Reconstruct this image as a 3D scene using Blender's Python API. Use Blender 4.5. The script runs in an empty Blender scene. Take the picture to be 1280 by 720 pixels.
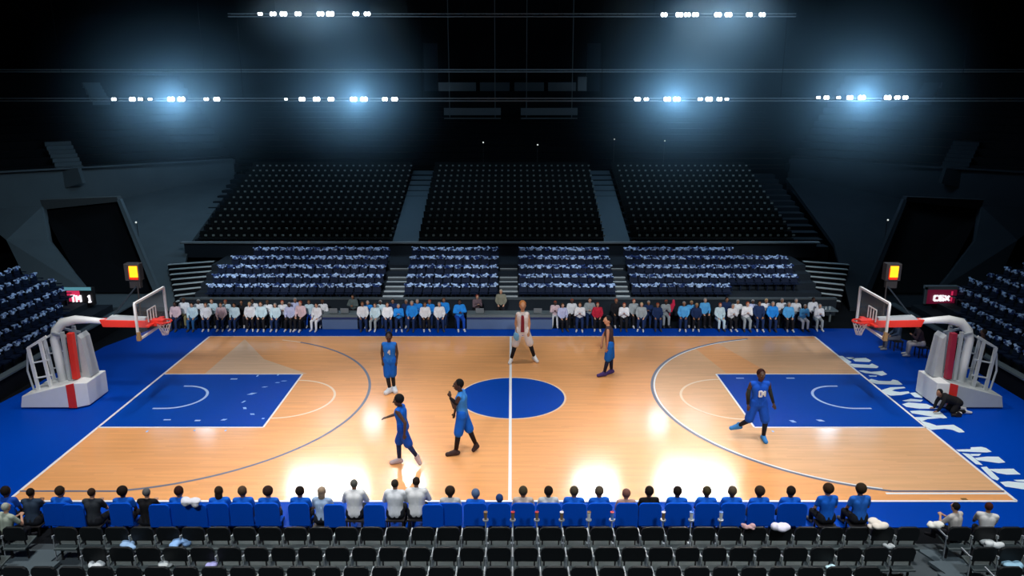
import bpy, bmesh, math, random
from mathutils import Vector, Matrix
random.seed(7)
R = math.radians
scene = bpy.context.scene
COL = scene.collection

# ------------------------------------------------------------------ camera
F = 962.0; TH = R(14.4); CH = 11.32; CY = -27.35
cam_d = bpy.data.cameras.new('camera'); cam = bpy.data.objects.new('camera', cam_d); COL.objects.link(cam)
cam.location = (0, CY, CH); cam.rotation_euler = (R(90) - TH, 0, 0)
cam_d.sensor_width = 36; cam_d.lens = 36 * F / 1280; cam_d.clip_end = 400; cam_d.clip_start = 0.1
scene.camera = cam

def G(px, py, z=0.0):
    """point of height z seen at a pixel of the photograph (measuring the court)"""
    v = (py - 360) / F; u = (px - 640) / F
    c, s = math.cos(TH), math.sin(TH)
    dy = c - v * s; dz = -s - v * c
    t = (z - CH) / dz
    return (u * t, CY + dy * t)
def P(px, py, D):
    """point at horizontal distance D from the camera"""
    v = (py - 360) / F; u = (px - 640) / F
    c, s = math.cos(TH), math.sin(TH)
    dy = c - v * s; dz = -s - v * c
    t = D / dy
    return Vector((u * t, CY + D, CH + dz * t))

# ------------------------------------------------------------------ materials
MATS = {}
def mat(name, col, rough=0.6, metal=0.0, noise=0.12, nscale=6.0, coat=0.0, emit=None, estr=0.0, objcol=False, spec=0.5, bump=0.0, alpha=None, transmission=0.0):
    if name in MATS: return MATS[name]
    m = bpy.data.materials.new(name); m.use_nodes = True
    nt = m.node_tree; b = nt.nodes['Principled BSDF']
    b.inputs['Roughness'].default_value = rough; b.inputs['Metallic'].default_value = metal
    b.inputs['Specular IOR Level'].default_value = spec
    b.inputs['Coat Weight'].default_value = coat; b.inputs['Coat Roughness'].default_value = 0.1
    tc = nt.nodes.new('ShaderNodeTexCoord'); nz = nt.nodes.new('ShaderNodeTexNoise')
    nz.inputs['Scale'].default_value = nscale; nz.inputs['Detail'].default_value = 4
    nt.links.new(tc.outputs['Object'], nz.inputs['Vector'])
    mr = nt.nodes.new('ShaderNodeMapRange'); mr.inputs['To Min'].default_value = 1 - noise; mr.inputs['To Max'].default_value = 1 + noise
    nt.links.new(nz.outputs['Fac'], mr.inputs['Value'])
    mx = nt.nodes.new('ShaderNodeVectorMath'); mx.operation = 'SCALE'
    if objcol:
        oi = nt.nodes.new('ShaderNodeObjectInfo'); nt.links.new(oi.outputs['Color'], mx.inputs[0])
    else:
        mx.inputs[0].default_value = col[:3]
    nt.links.new(mr.outputs['Result'], mx.inputs['Scale'])
    nt.links.new(mx.outputs[0], b.inputs['Base Color'])
    if bump:
        bp = nt.nodes.new('ShaderNodeBump'); bp.inputs['Strength'].default_value = bump
        nt.links.new(nz.outputs['Fac'], bp.inputs['Height']); nt.links.new(bp.outputs[0], b.inputs['Normal'])
    if emit:
        b.inputs['Emission Color'].default_value = (*emit, 1); b.inputs['Emission Strength'].default_value = estr
    if transmission:
        b.inputs['Transmission Weight'].default_value = transmission
    if alpha is not None: b.inputs['Alpha'].default_value = alpha
    MATS[name] = m
    return m

def wood_mat(name, base, tint):
    m = bpy.data.materials.new(name); m.use_nodes = True
    nt = m.node_tree; b = nt.nodes['Principled BSDF']; N = nt.nodes.new; L = nt.links.new
    tc = N('ShaderNodeTexCoord'); sep = N('ShaderNodeSeparateXYZ'); L(tc.outputs['Object'], sep.inputs[0])
    # planks: rows across Y, staggered lengths along X
    row = N('ShaderNodeMath'); row.operation = 'MULTIPLY'; row.inputs[1].default_value = 1 / 0.09; L(sep.outputs['Y'], row.inputs[0])
    fl = N('ShaderNodeMath'); fl.operation = 'FLOOR'; L(row.outputs[0], fl.inputs[0])
    wn = N('ShaderNodeTexWhiteNoise'); wn.noise_dimensions = '1D'; L(fl.outputs[0], wn.inputs['W'])
    xo = N('ShaderNodeMath'); xo.operation = 'MULTIPLY_ADD'; xo.inputs[1].default_value = 0.55; L(sep.outputs['X'], xo.inputs[0])
    ml = N('ShaderNodeMath'); ml.operation = 'MULTIPLY'; ml.inputs[1].default_value = 37.0; L(wn.outputs['Value'], ml.inputs[0]); L(ml.outputs[0], xo.inputs[2])
    fx = N('ShaderNodeMath'); fx.operation = 'FLOOR'; L(xo.outputs[0], fx.inputs[0])
    cmb = N('ShaderNodeCombineXYZ'); L(fx.outputs[0], cmb.inputs[0]); L(fl.outputs[0], cmb.inputs[1])
    wn2 = N('ShaderNodeTexWhiteNoise'); wn2.noise_dimensions = '2D'; L(cmb.outputs[0], wn2.inputs['Vector'])
    mp = N('ShaderNodeMapping'); mp.inputs['Scale'].default_value = (0.35, 5.0, 1); L(tc.outputs['Object'], mp.inputs[0])
    nz = N('ShaderNodeTexNoise'); nz.inputs['Scale'].default_value = 1.2; nz.inputs['Detail'].default_value = 5; L(mp.outputs[0], nz.inputs['Vector'])
    a = N('ShaderNodeMath'); a.operation = 'MULTIPLY_ADD'; a.inputs[1].default_value = 0.10; a.inputs[2].default_value = 0.82; L(wn2.outputs['Value'], a.inputs[0])
    bb = N('ShaderNodeMath'); bb.operation = 'MULTIPLY_ADD'; bb.inputs[1].default_value = 0.26; L(nz.outputs['Fac'], bb.inputs[0]); L(a.outputs[0], bb.inputs[2])
    sc = N('ShaderNodeVectorMath'); sc.operation = 'SCALE'; sc.inputs[0].default_value = base; L(bb.outputs[0], sc.inputs['Scale'])
    L(sc.outputs[0], b.inputs['Base Color'])
    b.inputs['Roughness'].default_value = 0.5; b.inputs['Specular IOR Level'].default_value = 0.3
    b.inputs['Coat Weight'].default_value = 0.55; b.inputs['Coat Roughness'].default_value = 0.13
    MATS[name] = m
    return m

def volume_mat(name, col, dens):
    m = bpy.data.materials.new(name); m.use_nodes = True; nt = m.node_tree
    nt.nodes.remove(nt.nodes['Principled BSDF']); N = nt.nodes.new; L = nt.links.new
    v = N('ShaderNodeVolumeScatter'); v.inputs['Color'].default_value = (*col, 1)
    tc = N('ShaderNodeTexCoord'); ln = N('ShaderNodeVectorMath'); ln.operation = 'LENGTH'; L(tc.outputs['Object'], ln.inputs[0])
    mr = N('ShaderNodeMapRange'); pw_ = N('ShaderNodeMath'); pw_.operation = 'POWER'; pw_.inputs[1].default_value = 2.6; ml_ = N('ShaderNodeMath'); ml_.operation = 'MULTIPLY'; ml_.inputs[1].default_value = dens
    mr.inputs['From Min'].default_value = 0.0; mr.inputs['From Max'].default_value = 1.0; mr.inputs['To Min'].default_value = 1.0; mr.inputs['To Max'].default_value = 0
    L(ln.outputs['Value'], mr.inputs['Value']); L(mr.outputs[0], pw_.inputs[0]); L(pw_.outputs[0], ml_.inputs[0]); L(ml_.outputs[0], v.inputs['Density'])
    L(v.outputs[0], nt.nodes['Material Output'].inputs['Volume'])
    return m

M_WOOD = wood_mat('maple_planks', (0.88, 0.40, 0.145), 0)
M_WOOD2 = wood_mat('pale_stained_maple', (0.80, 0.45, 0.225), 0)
M_WOOD_SHEEN = wood_mat('sheen_painted_maple', (0.80, 0.52, 0.33), 0)  # wood paled by reflected light put into the colour
M_APRON = mat('blue_floor_paint', (0.0, 0.052, 0.42), 0.5, noise=0.06, nscale=0.6, coat=0.0, spec=0.04)
M_KEY = mat('blue_key_paint', (0.0, 0.055, 0.40), 0.45, noise=0.05, nscale=0.8, coat=0.0, spec=0.04)
M_LINE = mat('white_line_paint', (0.85, 0.86, 0.88), 0.5, noise=0.04)
M_CREAM = mat('cream_line_paint', (0.85, 0.66, 0.47), 0.5, noise=0.04)
M_GREY = mat('slate_line_paint', (0.13, 0.16, 0.24), 0.5, noise=0.05)
M_LBLUE = mat('pale_blue_line_paint', (0.42, 0.58, 0.9), 0.5, noise=0.04)
M_LETTER = mat('white_letter_paint', (0.74, 0.88, 0.95), 0.5, noise=0.05)
M_BROWNMARK = mat('brown_stamp_paint', (0.20, 0.10, 0.02), 0.6)
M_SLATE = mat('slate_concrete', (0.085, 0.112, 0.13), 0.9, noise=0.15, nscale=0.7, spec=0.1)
M_SLATED = mat('dim_lit_concrete', (0.018, 0.025, 0.034), 0.9, noise=0.2, nscale=0.8, spec=0.1)
M_BLACK = mat('black_matte', (0.004, 0.005, 0.007), 0.9, noise=0.2, spec=0.1)
M_STEP = mat('pale_step_nosing', (0.42, 0.47, 0.49), 0.8, noise=0.1)
M_STAIR = mat('stair_concrete', (0.06, 0.075, 0.085), 0.9, noise=0.1)
M_RAIL = mat('grey_rail', (0.17, 0.20, 0.22), 0.6, noise=0.05)
M_CHROME = mat('brushed_metal', (0.42, 0.46, 0.50), 0.5, metal=0.3, noise=0.08)
M_SEATBLK = mat('black_seat_vinyl', (0.006, 0.008, 0.010), 0.55, noise=0.25, nscale=5, spec=0.3)
M_SEATPAN = mat('grey_green_seat_pan', (0.055, 0.075, 0.08), 0.7, noise=0.25, nscale=7)
M_SEATBLUE = mat('blue_seat_fabric', (0.0, 0.085, 0.62), 0.75, noise=0.08, nscale=3, spec=0.1)
M_NAVY = mat('navy_seat_plastic', (0.004, 0.011, 0.035), 0.6, noise=0.2, spec=0.2)
M_DARKSEAT = mat('charcoal_seat_plastic', (0.006, 0.009, 0.011), 0.7, noise=0.2, spec=0.2)
M_DOT = mat('pale_seat_badge', (0.27, 0.31, 0.29), 0.6, noise=0.25, nscale=30)
M_WHITE = mat('white_powder_coat', (0.80, 0.82, 0.83), 0.5, noise=0.04)
M_WGREY = mat('pale_grey_panel', (0.46, 0.50, 0.52), 0.6, noise=0.06)
M_RED = mat('red_padding', (0.80, 0.035, 0.02), 0.55, noise=0.08)
M_RED_DIM = mat('dim_lit_red_padding', (0.36, 0.02, 0.05), 0.55, noise=0.08)
M_GLASS = mat('board_glass', (0.75, 0.85, 0.9), 0.05, noise=0.0, alpha=0.07, spec=0.5)
M_NET = mat('net_cord', (0.75, 0.70, 0.66), 0.8)
M_BEIGE = mat('tan_edge_pad', (0.45, 0.28, 0.12), 0.7)
M_DBOX = mat('black_housing', (0.012, 0.010, 0.012), 0.6, noise=0.1)
M_AMBER = mat('amber_display', (1.0, 0.35, 0.0), 0.5, emit=(1.0, 0.36, 0.01), estr=1.5)
M_REDGLOW = mat('red_display_edge', (0.5, 0.01, 0.0), 0.5, emit=(0.9, 0.02, 0.0), estr=0.35)
M_SCREENPINK = mat('pink_display', (0.4, 0.02, 0.05), 0.5, emit=(0.75, 0.03, 0.12), estr=0.7)
M_SCREENDK = mat('maroon_display', (0.1, 0.01, 0.03), 0.5, emit=(0.16, 0.005, 0.03), estr=0.5)
M_SCREENW = mat('white_display_text', (0.9, 0.9, 0.9), 0.5, emit=(0.95, 0.9, 0.95), estr=0.9)
M_SCREENC = mat('cyan_display', (0.1, 0.3, 0.35), 0.5, emit=(0.12, 0.33, 0.40), estr=0.6)
M_SKIN = mat('skin', (0.3, 0.15, 0.08), 0.6, objcol=True, noise=0.08)
M_CLOTH = mat('woven_cloth', (0.5, 0.5, 0.5), 0.85, objcol=True, noise=0.16, nscale=9, spec=0.2)
M_HAIR = mat('hair', (0.01, 0.01, 0.01), 0.85, objcol=True, noise=0.3, nscale=30, spec=0.15)
M_EYE = mat('eye_white', (0.30, 0.27, 0.25), 0.3, noise=0.02)
M_PRINT = mat('jersey_print_white', (0.85, 0.88, 0.9), 0.7)
M_BOARD = mat('grey_blue_board', (0.075, 0.13, 0.25), 0.6, noise=0.12, nscale=1.5)
M_DESK = mat('desk_laminate', (0.11, 0.14, 0.15), 0.6, noise=0.12)
M_BULB = mat('floodlight_lens', (1, 1, 1), 0.4, emit=(0.86, 0.94, 1.0), estr=9.0)
M_WIN = mat('unlit_booth_glass', (0.012, 0.022, 0.032), 0.3, noise=0.2, emit=(0.25, 0.5, 0.7), estr=0.002)
M_TINY = mat('tiny_lamp_lens', (1, 1, 1), 0.4, emit=(0.8, 0.85, 0.8), estr=0.8)

def cover_mat():
    m = bpy.data.materials.new('printed_seat_cover'); m.use_nodes = True; nt = m.node_tree
    b = nt.nodes['Principled BSDF']; N = nt.nodes.new; L = nt.links.new
    tc = N('ShaderNodeTexCoord'); oi = N('ShaderNodeObjectInfo')
    ad = N('ShaderNodeVectorMath'); ad.operation = 'ADD'; L(tc.outputs['Object'], ad.inputs[0])
    cb = N('ShaderNodeCombineXYZ'); ml = N('ShaderNodeMath'); ml.operation = 'MULTIPLY'; ml.inputs[1].default_value = 53
    L(oi.outputs['Random'], ml.inputs[0]); L(ml.outputs[0], cb.inputs[0]); L(ml.outputs[0], cb.inputs[1]); L(cb.outputs[0], ad.inputs[1])
    v = N('ShaderNodeTexNoise'); v.inputs['Scale'].default_value = 5.0; v.inputs['Detail'].default_value = 1; L(ad.outputs[0], v.inputs['Vector'])
    cr = N('ShaderNodeValToRGB'); cr.color_ramp.elements[0].position = 0.42; cr.color_ramp.elements[0].color = (0.008, 0.035, 0.16, 1)
    cr.color_ramp.elements[1].position = 0.54; cr.color_ramp.elements[1].color = (0.50, 0.68, 0.98, 1)
    L(v.outputs['Fac'], cr.inputs[0]); L(cr.outputs[0], b.inputs['Base Color']); b.inputs['Roughness'].default_value = 0.85
    return m
M_COVER = cover_mat()

# ------------------------------------------------------------------ mesh building
class MB:
    def __init__(s): s.v = []; s.f = []; s.m = []; s.mi = 0
    def add(s, vs, fs, mi=None):
        o = len(s.v); s.v += [tuple(x) for x in vs]; s.f += [tuple(i + o for i in f) for f in fs]
        s.m += [s.mi if mi is None else mi] * len(fs); return s
    def box(s, x0, x1, y0, y1, z0, z1, mi=None):
        return s.add([(x0,y0,z0),(x1,y0,z0),(x1,y1,z0),(x0,y1,z0),(x0,y0,z1),(x1,y0,z1),(x1,y1,z1),(x0,y1,z1)],
              [(0,3,2,1),(4,5,6,7),(0,1,5,4),(1,2,6,5),(2,3,7,6),(3,0,4,7)], mi)
    def bar(s, a, b, w, h, up=(0,0,1), mi=None):
        a = Vector(a); b = Vector(b); d = (b - a).normalized(); u = Vector(up)
        if abs(d.dot(u)) > 0.98: u = Vector((0,1,0))
        sd = d.cross(u).normalized(); u = sd.cross(d).normalized()
        vs = []
        for p in (a, b):
            for i, j in ((-1,-1),(1,-1),(1,1),(-1,1)): vs.append(p + sd * i * w / 2 + u * j * h / 2)
        return s.add(vs, [(0,1,2,3),(7,6,5,4),(0,4,5,1),(1,5,6,2),(2,6,7,3),(3,7,4,0)], mi)
    def tube(s, pts, rs, n=10, mi=None, cap=True):
        pts = [Vector(p) for p in pts]
        if not isinstance(rs, (list, tuple)): rs = [rs] * len(pts)
        rings = []; prev = None
        for i, p in enumerate(pts):
            if i == 0: d = pts[1] - p
            elif i == len(pts) - 1: d = p - pts[i-1]
            else: d = (pts[i+1] - p).normalized() + (p - pts[i-1]).normalized()
            d.normalize()
            if prev is None:
                ref = Vector((0,0,1)) if abs(d.z) < 0.9 else Vector((1,0,0)); u = d.cross(ref).normalized()
            else:
                u = (prev - d * prev.dot(d)).normalized()
            prev = u; w = d.cross(u)
            rings.append([p + (u * math.cos(2*math.pi*k/n) + w * math.sin(2*math.pi*k/n)) * rs[i] for k in range(n)])
        vs = [q for r in rings for q in r]; fs = []
        for i in range(len(pts) - 1):
            for k in range(n):
                a = i*n + k; b = i*n + (k+1) % n; fs.append((a, b, b + n, a + n))
        if cap: fs.append(tuple(range(n-1, -1, -1))); fs.append(tuple(range((len(pts)-1)*n, len(pts)*n)))
        return s.add(vs, fs, mi)
    def ell(s, c, r, n=12, m=8, rot=None, mi=None):
        c = Vector(c); vs = []; fs = []
        if not isinstance(r, (list, tuple)): r = (r, r, r)
        q = lambda v: c + (rot @ v if rot else v)
        vs.append(q(Vector((0,0,-r[2]))))
        for i in range(1, m):
            t = -math.pi/2 + math.pi*i/m
            for k in range(n):
                p = 2*math.pi*k/n; vs.append(q(Vector((r[0]*math.cos(t)*math.cos(p), r[1]*math.cos(t)*math.sin(p), r[2]*math.sin(t)))))
        vs.append(q(Vector((0,0,r[2])))); T = len(vs) - 1
        for k in range(n):
            fs.append((0, 1 + (k+1) % n, 1 + k)); fs.append((T, 1 + (m-2)*n + k, 1 + (m-2)*n + (k+1) % n))
            for i in range(m-2):
                a = 1 + i*n + k; b = 1 + i*n + (k+1) % n; fs.append((a, b, b+n, a+n))
        return s.add(vs, fs, mi)
    def capsule(s, a, b, r0, r1, n=10):
        a = Vector(a); b = Vector(b)
        if (b - a).length < 1e-4: b = a + Vector((0,0,1e-3))
        s.tube([a, b], [r0, r1], n); s.ell(a, r0, n, 8); s.ell(b, r1, n, 8); return s
    def prism(s, pts, off, mi=None):
        """polygon (list of 3-D points) extruded by an offset vector"""
        n = len(pts); pts = [Vector(p) for p in pts]; off = Vector(off)
        return s.add(pts + [p + off for p in pts], [tuple(range(n)), tuple(range(2*n-1, n-1, -1))] + [(i, (i+1) % n + 0, (i+1) % n + n, i + n)[::-1] for i in range(n)], mi)
    def flat(s, pts, z, t=0.004, mi=None):
        return s.prism([(p[0], p[1], z) for p in pts], (0, 0, t), mi)
    def mesh(s, name, mats, smooth=False, bevel=0.0):
        me = bpy.data.meshes.new(name); me.from_pydata(s.v, [], s.f)
        for m in (mats if isinstance(mats, (list, tuple)) else [mats]): me.materials.append(m)
        me.polygons.foreach_set('material_index', s.m)
        bm = bmesh.new(); bm.from_mesh(me)
        bmesh.ops.recalc_face_normals(bm, faces=bm.faces)
        if bevel:
            ed = [e for e in bm.edges if len(e.link_faces) == 2 and e.calc_face_angle(0) > 0.5]
            bmesh.ops.bevel(bm, geom=ed, offset=bevel, segments=2, affect='EDGES', profile=0.6)
        bm.to_mesh(me); bm.free()
        if smooth: me.polygons.foreach_set('use_smooth', [True] * len(me.polygons))
        return me
    def build(s, name, mats, parent=None, smooth=False, bevel=0.0):
        return link(name, s.mesh(name, mats, smooth, bevel), parent)

def link(name, me, parent=None):
    o = bpy.data.objects.new(name, me); COL.objects.link(o)
    if parent is not None: o.parent = parent
    return o
def tag(o, label=None, cat=None, group=None, kind=None):
    if label:
        w = label.split(); assert 4 <= len(w) <= 16, (len(w), label)
        o['label'] = label
    if cat: o['category'] = cat
    if group: o['group'] = group
    if kind: o['kind'] = kind
    return o
def struct(o): o['kind'] = 'structure'; return o
def empty(name, loc=(0,0,0), rz=0.0, sc=1.0):
    o = bpy.data.objects.new(name, None); COL.objects.link(o); o.empty_display_size = 0.2
    o.location = loc; o.rotation_euler = (0, 0, rz); o.scale = (sc, sc, sc); return o
def copy_tree(o, parent=None, skip=()):
    c = o.copy(); COL.objects.link(c)
    if parent is not None: c.parent = parent
    for ch in list(o.children):
        if ch.name.split('.')[0] in skip: continue
        copy_tree(ch, c, skip)
    return c
ORD = ['zeroth','first','second','third','fourth','fifth','sixth','seventh','eighth','ninth','tenth','eleventh','twelfth','thirteenth','fourteenth','fifteenth','sixteenth','seventeenth','eighteenth','nineteenth','twentieth']
TENS = {20:'twenty',30:'thirty',40:'forty'}
def ordn(n):
    if n <= 20: return ORD[n]
    t = n // 10 * 10; r = n % 10
    return TENS[t][:-1] + 'ieth' if r == 0 else TENS[t] + '-' + ORD[r]

# ------------------------------------------------------------------ room shell
b = MB(); b.box(-48, 48, -44, 46, -0.35, -0.02); struct(b.build('floor', M_BLACK))
b = MB(); b.box(-48, 48, 46, 46.4, -0.3, 26); struct(b.build('wall_back', M_BLACK))
b = MB(); b.box(-48.4, -48, -44, 46, -0.3, 26); struct(b.build('wall_left', M_BLACK))
b = MB(); b.box(48, 48.4, -44, 46, -0.3, 26); struct(b.build('wall_right', M_BLACK))
b = MB(); b.box(-48, 48, -44.4, -44, -0.3, 26); struct(b.build('wall_front', M_BLACK))
b = MB(); b.box(-48, 48, -44, 46, 26, 26.3); struct(b.build('ceiling', M_BLACK))

# blue apron, far corners cut
b = MB(); b.flat([(-19.0,-9.0),(19.0,-9.0),(20.2,-3),(19.4,3.0),(18.6,6.5),(17.6,8.75),(-17.6,8.75),(-18.6,6.0),(-19.0,0.5),(-19.4,-2.5)], -0.02, 0.02)
apron = struct(b.build('floor_apron', M_APRON))
# wooden court
XB, YN, YF = 14.35, -7.66, 7.45
b = MB(); b.flat([(-XB,YN),(XB,YN),(XB,YF),(-XB,YF)], 0.0, 0.006)
court = struct(b.build('floor_court', M_WOOD))
def mark(name, pts_list, m, z, t=0.002):
    b = MB()
    for pts in pts_list: b.flat(pts, z, t)
    return struct(b.build(name, m))
def arc_pts(cx, cy, r, a0, a1, w, n=64):
    o = [(cx + (r + w/2) * math.cos(R(a0 + (a1-a0)*i/n)), cy + (r + w/2) * math.sin(R(a0 + (a1-a0)*i/n))) for i in range(n+1)]
    q = [(cx + (r - w/2) * math.cos(R(a0 + (a1-a0)*i/n)), cy + (r - w/2) * math.sin(R(a0 + (a1-a0)*i/n))) for i in range(n+1)]
    return [[o[i], o[i+1], q[i+1], q[i]] for i in range(n)]
def line(x0, y0, x1, y1, w):
    d = Vector((x1-x0, y1-y0)).normalized(); n = Vector((-d.y, d.x)) * w/2
    return [(x0+n.x, y0+n.y), (x1+n.x, y1+n.y), (x1-n.x, y1-n.y), (x0-n.x, y0-n.y)]
Z1 = 0.0062; Z2 = 0.0084; Z3 = 0.0106
# stained zone inside the right arc, with floor sheen painted in as wood tones
CXL, CXR = -12.73, 12.73
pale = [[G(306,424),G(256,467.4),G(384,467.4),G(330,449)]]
mark('floor_sheen_patch', pale, M_WOOD_SHEEN, Z1 - 0.0015)  # pale triangle of reflected light painted into the wood colour
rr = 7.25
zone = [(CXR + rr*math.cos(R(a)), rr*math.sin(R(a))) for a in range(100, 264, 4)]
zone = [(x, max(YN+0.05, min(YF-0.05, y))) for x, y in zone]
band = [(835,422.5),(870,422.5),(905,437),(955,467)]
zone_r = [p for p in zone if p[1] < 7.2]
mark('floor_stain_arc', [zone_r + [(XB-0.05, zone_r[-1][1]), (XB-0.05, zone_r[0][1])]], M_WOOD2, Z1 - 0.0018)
mark('floor_sheen_band', [[G(862,430),G(893,427),G(962,466.5),G(908,466.5)]], M_WOOD, Z1 - 0.0002)  # orange band of the floor reflection, painted over the paler zone
# keys
mark('floor_key_left', [[(-XB, -2.72), (-8.62, -2.72), (-8.62, 2.45), (-XB, 2.45)]], M_KEY, Z2)
mark('floor_key_right', [[(XB, -2.72), (8.40, -2.72), (8.40, 2.45), (XB, 2.45)]], M_KEY, Z2)
mark('floor_centre_circle', [[(2.0*math.cos(R(a)), 0.02 + 2.0*math.sin(R(a))) for a in range(0, 360, 5)]], M_KEY, Z2)
mark('floor_line_centre_ring', arc_pts(0, 0.02, 2.03, 0, 360, 0.07), M_CREAM, Z3)
mark('floor_line_border', [line(-XB, YN, XB, YN, 0.09), line(-XB, YN, -XB, YF, 0.09), line(XB, YN, XB, YF, 0.09)], M_LINE, Z3)
mark('floor_line_far_side', [line(-XB, YF, XB, YF, 0.09)], M_CREAM, Z3)
mark('floor_line_half', [line(-0.06, YN, -0.06, YF, 0.10)], M_LINE, Z3 + 0.002)
mark('floor_line_key_edges', [line(-XB, 2.45, -8.62, 2.45, 0.07), line(-XB, -2.72, -8.62, -2.72, 0.09), line(-8.62, 2.45, -8.62, -2.72, 0.07),
      line(XB, 2.45, 8.40, 2.45, 0.07), line(XB, -2.72, 8.40, -2.72, 0.09), line(8.40, 2.45, 8.40, -2.72, 0.07)], M_LINE, Z3)
aL = arc_pts(CXL, 0, 7.2, -80.4, 66, 0.10)
mark('floor_line_arc_left', aL + [line(-XB, -7.10, CXL + 7.2*math.cos(R(80.4)), -7.10, 0.08)], M_GREY, Z3)
mark('floor_line_arc_left_fade', arc_pts(CXL, 0, 7.2, 66, 74, 0.08, 8), M_CREAM, Z3)
mark('floor_line_arc_right', arc_pts(CXR, 0, 7.29, 103, 256.8, 0.10) + [line(XB, -7.10, CXR - 1.66, -7.10, 0.08)], M_GREY, Z3)
mark('floor_line_arc_right_edge', arc_pts(CXR, 0, 7.20, 104, 255, 0.06) + [line(XB-0.02, -7.24, CXR - 1.9, -7.24, 0.10)], M_LINE, Z3 + 0.001)
mark('floor_line_free_throw', arc_pts(-8.62, -0.1, 1.85, -90, 90, 0.09) + arc_pts(8.4, -0.1, 1.95, 90, 270, 0.09), M_CREAM, Z3)
mark('floor_line_restricted', arc_pts(-12.78, 0.02, 1.1, -90, 90, 0.10, 32) + [line(-13.2, -1.08, -12.78, -1.08, 0.1), line(-12.95, 1.12, -12.78, 1.12, 0.1)] +
     arc_pts(12.62, 0.02, 1.1, 90, 270, 0.10, 32) + [line(13.2, -1.08, 12.62, -1.08, 0.1), line(12.85, 1.12, 12.62, 1.12, 0.1)], M_LBLUE, Z3)
def dash(px, py, w, h, sh=0.0):
    x, y = G(px, py); w *= .75; h *= .62; sh *= .6; return [(x-w/2-sh, y-h/2), (x+w/2-sh, y-h/2), (x+w/2+sh, y+h/2), (x-w/2+sh, y+h/2)]
ds = [dash(292.5,474,.36,.18), dash(209,525,.34,.13), dash(247,526,.26,.16), dash(280,525,.2,.2,.05), dash(331,484,.2,.14,.08), dash(315,492.5,.26,.3,.12),
      dash(304.5,502.5,.1,.3,.05), dash(306,510.5,.16,.26,-.06), dash(315.5,518,.2,.18,-.05), dash(329,523.5,.12,.16), dash(355,476.5,.24,.1,.06), dash(347,478.5,.2,.1,.04),
      dash(322,470,.09,.3), dash(347.5,469,.09,.22), dash(184,539.5,.10,.22), dash(243,538.5,.08,.16), dash(282,538.5,.08,.18),
      dash(925,473,.42,.13), dash(988,473,.44,.15), dash(991,527,.2,.3,-.05), dash(1025.5,526,.26,.24,-.07), dash(966,539.5,.1,.2)]
mark('floor_line_lane_marks', ds, M_LBLUE, Z3)
mark('floor_line_corner_stamp', [dash(1205,624.2,.22,.16)], M_BROWNMARK, Z3)
# painted lettering on the right apron, stroke by stroke
def q(pts, ox, oy, sx, sy): return [G(ox + x/sx, oy + y/sy) for x, y in pts]
S1 = 7.11
letters = [
 [(52,70),(95,72),(150,110),(175,125),(150,140),(115,118)], [(120,82),(190,85),(205,100),(150,98)], [(170,92),(300,88),(350,112),(330,125),(205,120)],
 [(150,138),(240,145),(330,150),(355,138),(415,165),(400,180),(195,172)], [(235,202),(280,200),(345,212),(450,205),(490,235),(440,247),(400,235),(290,222)], [(325,245),(400,247),(395,254),(335,253)],
 [(318,286),(350,275),(415,292),(520,296),(540,280),(585,290),(628,325),(600,328),(395,320),(345,305)],
 [(440,374),(520,350),(640,346),(655,356),(560,368),(530,380),(600,392),(680,385),(690,402),(620,418),(520,424),(470,405)], [(690,400),(740,395),(815,425),(800,445),(735,438)],
 [(625,468),(700,452),(810,462),(790,478),(650,474)], [(622,500),(680,484),(840,498),(940,540),(780,540),(660,524)],
 [(692,560),(780,556),(960,566),(1025,622),(990,626),(780,592),(710,580)], [(735,615),(900,612),(960,625),(850,632),(800,650),(770,640)],
 [(780,645),(860,665),(930,690),(1080,682),(1145,718),(1180,748),(1130,752),(1070,728),(1000,718),(880,728),(830,690)]]
lets = [q(p, 1040, 435, S1, S1) for p in letters]
S2 = 6.0
letters2 = [[(330,252),(440,250),(440,235),(520,232),(555,240),(598,268),(560,274),(350,266)], [(375,278),(430,285),(530,368),(480,362)], [(435,285),(520,285),(500,300),(450,300)],
 [(470,315),(560,305),(650,306),(700,348),(650,354),(590,345),(490,332)], [(515,385),(560,380),(655,470),(640,484),(600,470)], [(570,398),(760,396),(815,438),(710,440),(640,428)],
 [(660,496),(720,490),(840,500),(900,530),(900,560),(700,530)], [(760,480),(840,478),(900,490),(880,498),(790,490)]]
lets += [q(p, 1140, 520, S2, S2) for p in letters2]
o = mark('floor_lettering_white', lets, M_LETTER, 0.001, 0.003)

# ------------------------------------------------------------------ far stands (real metric terraces)
def yw(D): return D + CY
# front barrier wall and concourse wall
b = MB(); b.box(-17.2, 16.8, yw(38.4), yw(38.6), -0.02, 0.85); struct(b.build('wall_barrier_far', M_SLATED))
b = MB(); b.box(-17.2, 16.8, yw(38.36), yw(38.64), 0.85, 0.91); struct(b.build('trim_barrier_cap', M_STAIR))
LR = [(39.5 + 0.85*i, 0.48 + 0.322*i) for i in range(5)]
b = MB()
for i, (D, z) in enumerate(LR): b.box(-17.0, 16.6, yw(D) - 0.45, yw(D) + 0.40 + (3 if i == 4 else 0), -0.02, z)
struct(b.build('stand_terrace_lower', M_SLATED))
UR = [(47.0 + 0.9*i, 2.0 + 0.272*i) for i in range(13)]
b = MB(); b.box(-19.6, 18.2, yw(45.2), yw(45.4), 1.6, 2.46); struct(b.build('wall_concourse', M_SLATED))
b = MB(); b.box(-19.8, 18.4, yw(45.1), yw(45.5), 2.46, 2.54); struct(b.build('trim_concourse_rail', M_RAIL))
b = MB()
for i, (D, z) in enumerate(UR): b.box(-20.6, 19.5, yw(D) - 0.5, yw(D) + 0.45, 0.5, z)
struct(b.build('stand_terrace_upper', M_SLATED))
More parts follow.
